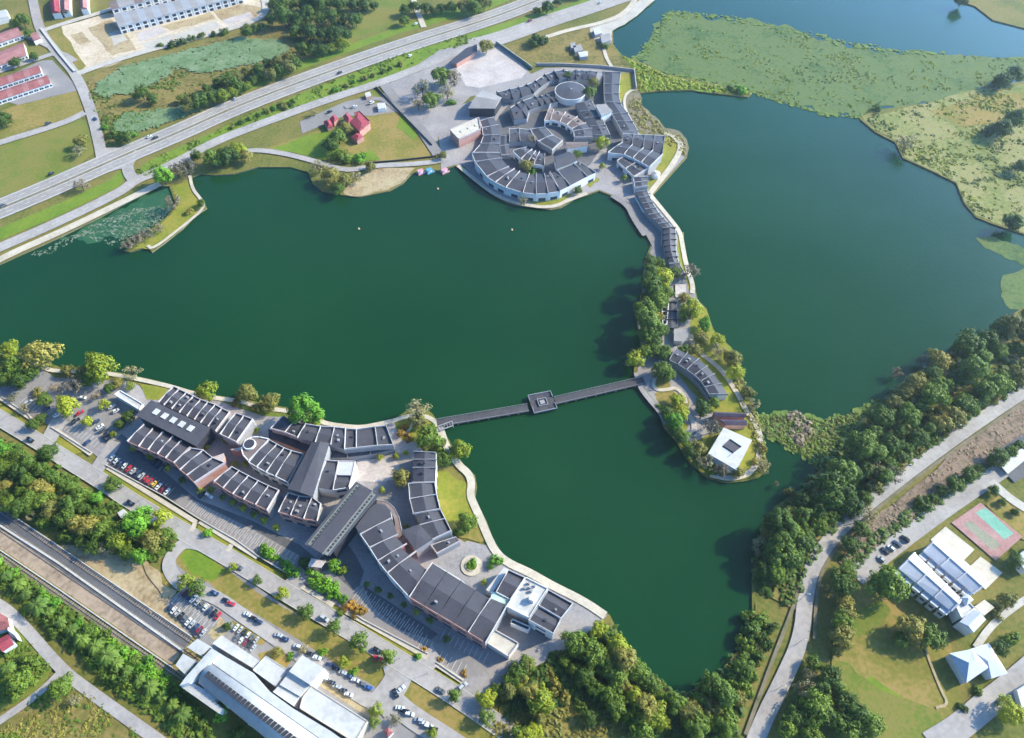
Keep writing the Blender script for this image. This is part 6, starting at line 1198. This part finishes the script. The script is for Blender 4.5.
scatter('undergrowth', P('740,362 746,392 757,416 761,431 765,450 767,470 758,474 756,450 750,425 738,395 728,372'), 200, 1.3, 'olive', 'olive growth along the sunny island shore', 'undergrowth', .1, 8, .8, 27)
scatter('undergrowth', P('640,325 645,285 650,255 664,262 664,300 660,345 642,350'), 220, 1.6, 'dark', 'dark undergrowth below the isthmus trees', 'undergrowth', .1, 8, .8, 28)
scatter('undergrowth', P('655,404 664,420 684,448 706,472 724,478 700,455 685,436 672,416'), 200, 1.6, 'mid', 'green undergrowth along the shaded island shore', 'undergrowth', .1, 8, .8, 29)
scatter('undergrowth', P('270,-5 380,-5 350,34 330,52 300,56 290,30'), 500, 1.8, 'dark', 'dark undergrowth of the northern wood', 'undergrowth', .1, 8, .8, 30)

# ------------------------------------------------------------------ cars
def car_proto(kind):
    """body along +x, 4.3 m long"""
    root = thing('car', 'x', 'car', (0, 0, -60)); hgt = {'hatch': 1.45, 'van': 1.9, 'sedan': 1.4}[kind]
    b = MB(); L, Wd = {'hatch': 3.9, 'van': 4.6, 'sedan': 4.4}[kind], 1.75
    def loft(secs):
        i0 = len(b.v)
        for x, hw, z0, z1 in secs: b.v += [(x, -hw, z0), (x, -hw*.97, z1), (x, hw*.97, z1), (x, hw, z0)]
        for k in range(len(secs)-1):
            for j in range(4): b.f.append((i0+4*k+j, i0+4*k+(j+1) % 4, i0+4*k+4+(j+1) % 4, i0+4*k+4+j)); b.m.append(0)
        b.f.append((i0+3, i0+2, i0+1, i0)); b.m.append(0); e = i0+4*(len(secs)-1); b.f.append((e, e+1, e+2, e+3)); b.m.append(0)
    h2 = L/2
    loft([(-h2, .72, .35, .75), (-h2+.15, .84, .25, .92), (-h2+.9, .88, .22, .95), (.5, .88, .22, .95), (h2-.5, .85, .22, .82), (h2-.1, .78, .28, .68), (h2, .65, .35, .6)])
    tail = {'hatch': -h2+.25, 'van': -h2+.12, 'sedan': -h2+1.0}[kind]
    loft([(tail+.35, .66, hgt-.06, hgt), (tail+.7, .68, hgt-.05, hgt+.03), (.3, .66, hgt-.05, hgt)])
    off = (0, 0, 60); 
    body = bpy.data.objects.new('body', b.mesh('body', [M['white']])); COL.objects.link(body); body.parent = root
    bv = body.modifiers.new('bevel', 'BEVEL'); bv.width = .06; bv.segments = 2
    g = MB(); s = [(tail, .78, .93), (tail+.36, .64, hgt-.06), (.3, .64, hgt-.06), (1.05, .78, .93)]
    g.v = [(x, -w, z) for x, w, z in s]+[(x, w, z) for x, w, z in s]
    g.f = [(0, 1, 5, 4), (1, 2, 6, 5), (2, 3, 7, 6), (3, 2, 1, 0), (4, 5, 6, 7), (0, 4, 7, 3)]; g.m = [0]*6
    gl = bpy.data.objects.new('window', g.mesh('window', [M['glass']])); COL.objects.link(gl); gl.parent = root
    for x in (-h2+.75, h2-.8):
        for y in (-.8, .8):
            w = MB(); w.tube([(x, y-.1, .31), (x, y+.1, .31)], [.31, .31], 12)
            o = bpy.data.objects.new('wheel', w.mesh('wheel', [M['tyre']])); COL.objects.link(o); o.parent = root
    return root
CARP = {k: car_proto(k) for k in ('hatch', 'sedan', 'van')}
PAINTS = dict(white=(.75, .75, .74), silver=(.45, .46, .48), black=(.02, .02, .025), red=(.5, .03, .04), navy=(.03, .05, .12), grey=(.14, .15, .16), yellow=(.75, .5, .05), maroon=(.22, .02, .04), blue=(.04, .12, .4), orange=(.6, .2, .04))
for k, c in PAINTS.items():
    m = flat('car paint '+k, c, .25, 0, .5); m.node_tree.nodes['Principled BSDF'].inputs['Coat Weight'].default_value = .5; M['car_'+k] = m
rc = random.Random(5); used_first = set()
def heading(a, b): d = at(*b)-at(*a); return math.atan2(d.y, d.x)
def car(x, y, ang, colour, label, kind=None, group=None, sc=1.0):
    kind = kind or rc.choice(['hatch', 'sedan', 'sedan', 'van']); p = at(x, y); p.z = .25
    if x and LAYER[0]: p.z = LAYER[0]+.03
    return dup(CARP[kind], tuple(p), ang, sc, {'body': M['car_'+colour]}, label, 'van' if kind == 'van' else 'car', group)
def carrow(a, b, n, colours, where, start, group, turn=math.pi/2, skip=(), sc=.92):
    h = heading(a, b)+turn
    for k in range(n):
        if k in skip: continue
        x, y = lerp(a, b, (k+.5)/n); col = colours[k % len(colours)]; kd = rc.choice(['hatch', 'sedan', 'sedan', 'van'])
        car(x, y, h+rc.choice((0, math.pi))+rc.uniform(-.05, .05), col, '%s %s parked %s, %s from %s' % (col, 'van' if kd == 'van' else 'car', where, nth(k), start), kd, group, sc)
carrow((111, 458), (170, 494), 14, ['silver', 'white', 'navy', 'white', 'red', 'silver', 'navy', 'silver', 'red', 'red', 'yellow', 'white', 'maroon', 'white'], 'in the row along the shop wall', 'the upper entrance', 'cars in the row along the shop wall')
carrow((145, 457), (165, 470), 5, ['navy', 'grey', 'black', 'navy', 'grey'], 'in the shade of the shop row', 'the skylit hall', 'cars in the shade of the shop row', skip=(1,))
carrow((184, 593), (221, 618), 9, ['maroon', 'navy', 'white', 'silver', 'grey', 'white', 'navy', 'black', 'red'], "in the staff car park's road-side row", 'the round trees', "staff car park's road-side row", sc=.88)
carrow((169, 607), (206, 635), 10, ['navy', 'white', 'silver', 'black', 'grey', 'white', 'silver', 'navy', 'maroon', 'silver'], "in the staff car park's track-side row", 'the wood', "staff car park's track-side row", sc=.88)
carrow((213, 592), (262, 624), 9, ['navy', 'grey', 'black', 'red', 'silver', 'silver', 'white', 'black', 'navy'], 'along the upper grass median', 'the staff car park', 'cars along the upper grass median', 0.2, skip=(1, 4, 5))
carrow((276, 634), (372, 690), 15, ['silver', 'navy', 'grey', 'white', 'navy', 'black', 'white', 'grey', 'navy', 'black', 'silver', 'navy', 'white', 'grey', 'blue'], 'along the lower grass median', 'the station beds', 'cars along the lower grass median', 0.2, skip=(2, 7))
carrow((323, 677), (352, 697), 5, ['white', 'black', 'silver', 'black', 'white'], 'opposite the median by the station wing', 'the tall station block', 'cars opposite the median', 0.3)
carrow((398, 707), (436, 731), 8, ['white', 'black', 'white', 'navy', 'silver', 'white', 'white', 'black'], 'along the second grass island', 'the black car junction', 'cars along the second grass island', 0.3, skip=(3,))
carrow((235, 627), (259, 642), 6, ['white', 'silver', 'black', 'white', 'grey', 'silver'], 'in the bed-side row before the station porch', 'the left', 'bed-side row before the station porch', sc=.75)
carrow((236, 637), (256, 650), 5, ['grey', 'white', 'maroon', 'black', 'silver'], 'in the porch-side row before the station porch', 'the left', 'porch-side row before the station porch', sc=.75)
hA = heading((236, 563), (290, 596)); hH = heading((180, 138), (230, 115))
for a in ((81, 414, hA+1.3, 'red', 'red car beside the bright round tree in the upper car park'), (77, 422, hA+1.4, 'black', 'black car below the bright round tree'), (97, 423, hA+1.2, 'navy', 'navy car between the small trees of the upper car park'), (101, 428, hA+1.3, 'white', 'white car in the middle of the upper car park lane'), (105, 431, hA+1.2, 'grey', 'grey car next to the white one in the upper car park lane'), (109, 435, hA+1.2, 'black', 'black car at the end of the upper car park lane'), (88, 444, hA+1.5, 'navy', 'lone dark car beside the pinkish wall'), (113, 408, hA+1.2, 'silver', 'silver car in the shade of the service shed'), (117, 412, hA+1.2, 'white', 'white car in the shade of the service shed'), (107, 440, hA, 'black', 'black car waiting at the second entrance'), (84, 399, hA+.4, 'white', 'pale van under the trees by the lakeside path'), (30, 404, hA+1.4, 'silver', 'silver car at the wall of the upper car park'), (48, 410, hA+1.4, 'navy', 'dark car in the tree shade of the upper car park'), (58, 416, hA+1.4, 'white', 'white car in the tree shade of the upper car park'), (22, 388, hA+1.4, 'grey', 'grey car deep in the shade of the upper car park'), (10, 384, hA+1.4, 'white', 'white car at the left edge of the upper car park'),
          (210, 497, hA, 'white', 'white car parked before the pink corner wall'), (203, 496, hA+1.4, 'black', 'black car beside the white one at the corner wall'), (32, 441, hA, 'black', 'dark car driving on the access road near the first entrance'), (150, 509, hA, 'silver', 'silver car driving past the shop wall on the access road'), (132, 504, hA, 'black', 'black car on the access road by the forest hut'), (240, 568, hA, 'grey', 'grey car on the access road by the first median tree'), (325, 619, hA, 'silver', 'silver car on the access road opposite the rust shrubs'), (378, 659, hA+.2, 'red', 'red car under the round tree at the median end'), (378, 651, hA, 'black', 'dark car on the access road near the red car'), (396, 694, hA+2.6, 'black', 'black car turning at the station junction'), (401, 690, hA+1.2, 'white', 'white van at the corner of the second grass island'), (441, 691, hA, 'grey', 'grey car on the street near the lower corner'), (463, 687, hA+1.2, 'silver', 'silver car leaving the short bay row'),
          (340, 74, hH, 'black', 'black car on the far carriageway of the highway'), (4, 207, hH, 'grey', 'grey car on the highway at the picture edge'), (150, 138, hH, 'white', 'white car on the highway near the slip road'), (156, 139, hH, 'black', 'black car following the white one on the highway'), (52, 175, hH, 'black', 'dark car on the highway above the grass triangle'), (530, 22, hH, 'maroon', 'maroon car on the wide road by the rough grass'), (600, 4, hH, 'silver', 'silver car at the top of the wide road'), (96, 120, hH+1.6, 'navy', 'navy car on the town road above the highway'), (49, 125, hH+.1, 'black', 'black car on the road between the two fields'), (236, 100, hH, 'silver', 'silver car on the highway beside the marsh belt'), (410, 57, hH, 'white', 'white car on the highway beyond the villa'), (372, 104, hH, 'white', 'white van by the villa gate'), (416, 25, hH, 'white', 'white lorry-sized van on the sandy track'),
          (884, 552, 2.3, 'black', 'black car in front of the first town house'), (890, 549, 2.3, 'white', 'white car beside the black one at the town houses'), (896, 545, 2.3, 'navy', 'navy car on the town house forecourt'), (904, 540, 2.3, 'black', 'dark car at the upper end of the town house forecourt'), (880, 560, 2.3, 'silver', 'silver car under the big tree at the town houses'), (1018, 452, .8, 'white', 'white car beside the estate carport'), (1012, 456, .8, 'silver', 'silver car beside the estate carport'), (1005, 462, .8, 'grey', 'grey car under the edge of the estate carport'), (998, 702, .6, 'black', 'black car under the yellow green tree on the estate road'), (355, 108, .5, 'white', 'white car in the yard of the maroon villa'), (330, 113, .5, 'black', 'black car in the lay-by before the villa'), (460, 62, .4, 'silver', 'silver car in the parking square by the gatehouse')):
    car(*a)
for r_ in CARP.values():          # the three patterns themselves are parked off the picture's road as ordinary cars
    for ch in list(r_.children): bpy.data.objects.remove(ch)
    bpy.data.objects.remove(r_)

# ------------------------------------------------------------------ lamps, boats, buoys
def lamp_proto():
    t = thing('street_lamp', 'x', 'street lamp', (0, 0, 0)); b = MB(); b.tube([(0, 0, 0), (0, 0, 4), (0, 0, 7.6), (.5, 0, 8.2), (1.6, 0, 8.4)], [.13, .1, .08, .07, .06], 7); b.build('pole', M['steel'], t)
    b = MB(); b.prism([(1.3, -.18), (2.3, -.14), (2.3, .14), (1.3, .18)], 8.36, 8.5); b.build('lamp_head', M['steel'], t); b = MB(); b.disc((0, 0), .3, 0, .25, 10); b.build('base', M['concrete'], t); return t
LP = None
def lamps(pts, start, where, group, rz):
    global LP
    for k, (x, y) in enumerate(pts):
        p = at(x, y); lb = 'grey street lamp %s, %s from %s' % (where, nth(k), start)
        if LP is None: LP = lamp_proto(); LP.location = p; LP.rotation_euler.z = rz; tag(LP, lb, None, group)
        else: dup(LP, p, rz, None, None, lb, None, group)
lamps([(30, 432), (66, 456), (100, 477), (140, 502), (180, 526), (222, 551), (252, 571), (300, 600), (350, 629), (400, 659), (428, 674)], 'the picture edge', 'on the verge of the access road', 'lamps on the access road', hA-math.pi/2)
lamps([(20, 204), (70, 184), (120, 164), (170, 143), (220, 121), (270, 101), (320, 80), (370, 62), (420, 44), (470, 25)], 'the picture edge', 'in the highway median', 'lamps in the highway median', hH+math.pi/2)
lamps([(814, 556), (800, 600), (796, 645), (776, 690), (850, 512), (900, 472), (950, 433), (1000, 399)], 'the lane bend', 'on the lake side of the lane', 'lamps beside the lane', 0)
M['boatpink'] = flat('pink boat hull', (.6, .3, .36), .4); M['boatblue'] = flat('blue boat hull', (.1, .3, .45), .4)
for x, y, m, lb in ((421, 173, 'boatpink', 'pink pedal boat nearest the sandy shore'), (430, 172, 'boatblue', 'blue pedal boat between two pink ones'), (445, 172, 'boatpink', 'pink pedal boat nearest the fan quay')):
    p = at(x, y, WZ); t = thing('pedal_boat', lb, 'pedal boat', p, None, .6); b = MB()
    for s_ in (-1.3, 1.3): b.prism([(p.x-3, p.y+s_-.7), (p.x+2, p.y+s_-.7), (p.x+3.4, p.y+s_), (p.x+2, p.y+s_+.7), (p.x-3, p.y+s_+.7)], WZ-.2, WZ+.8)
    b.build('hull', M[m], t); b = MB(); b.box((p.x-.3, p.y), 4, 2.4, WZ+.5, WZ+1.0); b.build('seat', M['white'], t); b = MB(); b.box((p.x-.3, p.y), 4.4, 3.2, WZ+2.3, WZ+2.5)
    b.build('canopy', M[m], t)
    for sx in (-1.9, 1.5):
        for sy in (-1.2, 1.2): q = MB(); q.disc((p.x+sx, p.y+sy), .06, WZ+.8, WZ+2.35, 6); q.build('post', M['steel'], t)
M['buoy'] = flat('faded orange', (.6, .35, .15), .5)
for x, y, lb in ((438, 189, 'orange buoy floating off the fan quay'), (359, 229, 'orange buoy in the open lake'), (512, 230, 'orange buoy below the great fan')):
    p = at(x, y, WZ); t = thing('buoy', lb, 'buoy', p); b = MB(); b.disc(p, .8, WZ-.2, WZ+.5, 14, 0, .7); b.build('float', M['buoy'], t); b = MB(); b.disc(p, .25, WZ+.5, WZ+1.6, 10, 0, .1); b.build('mast', M['white'], t)
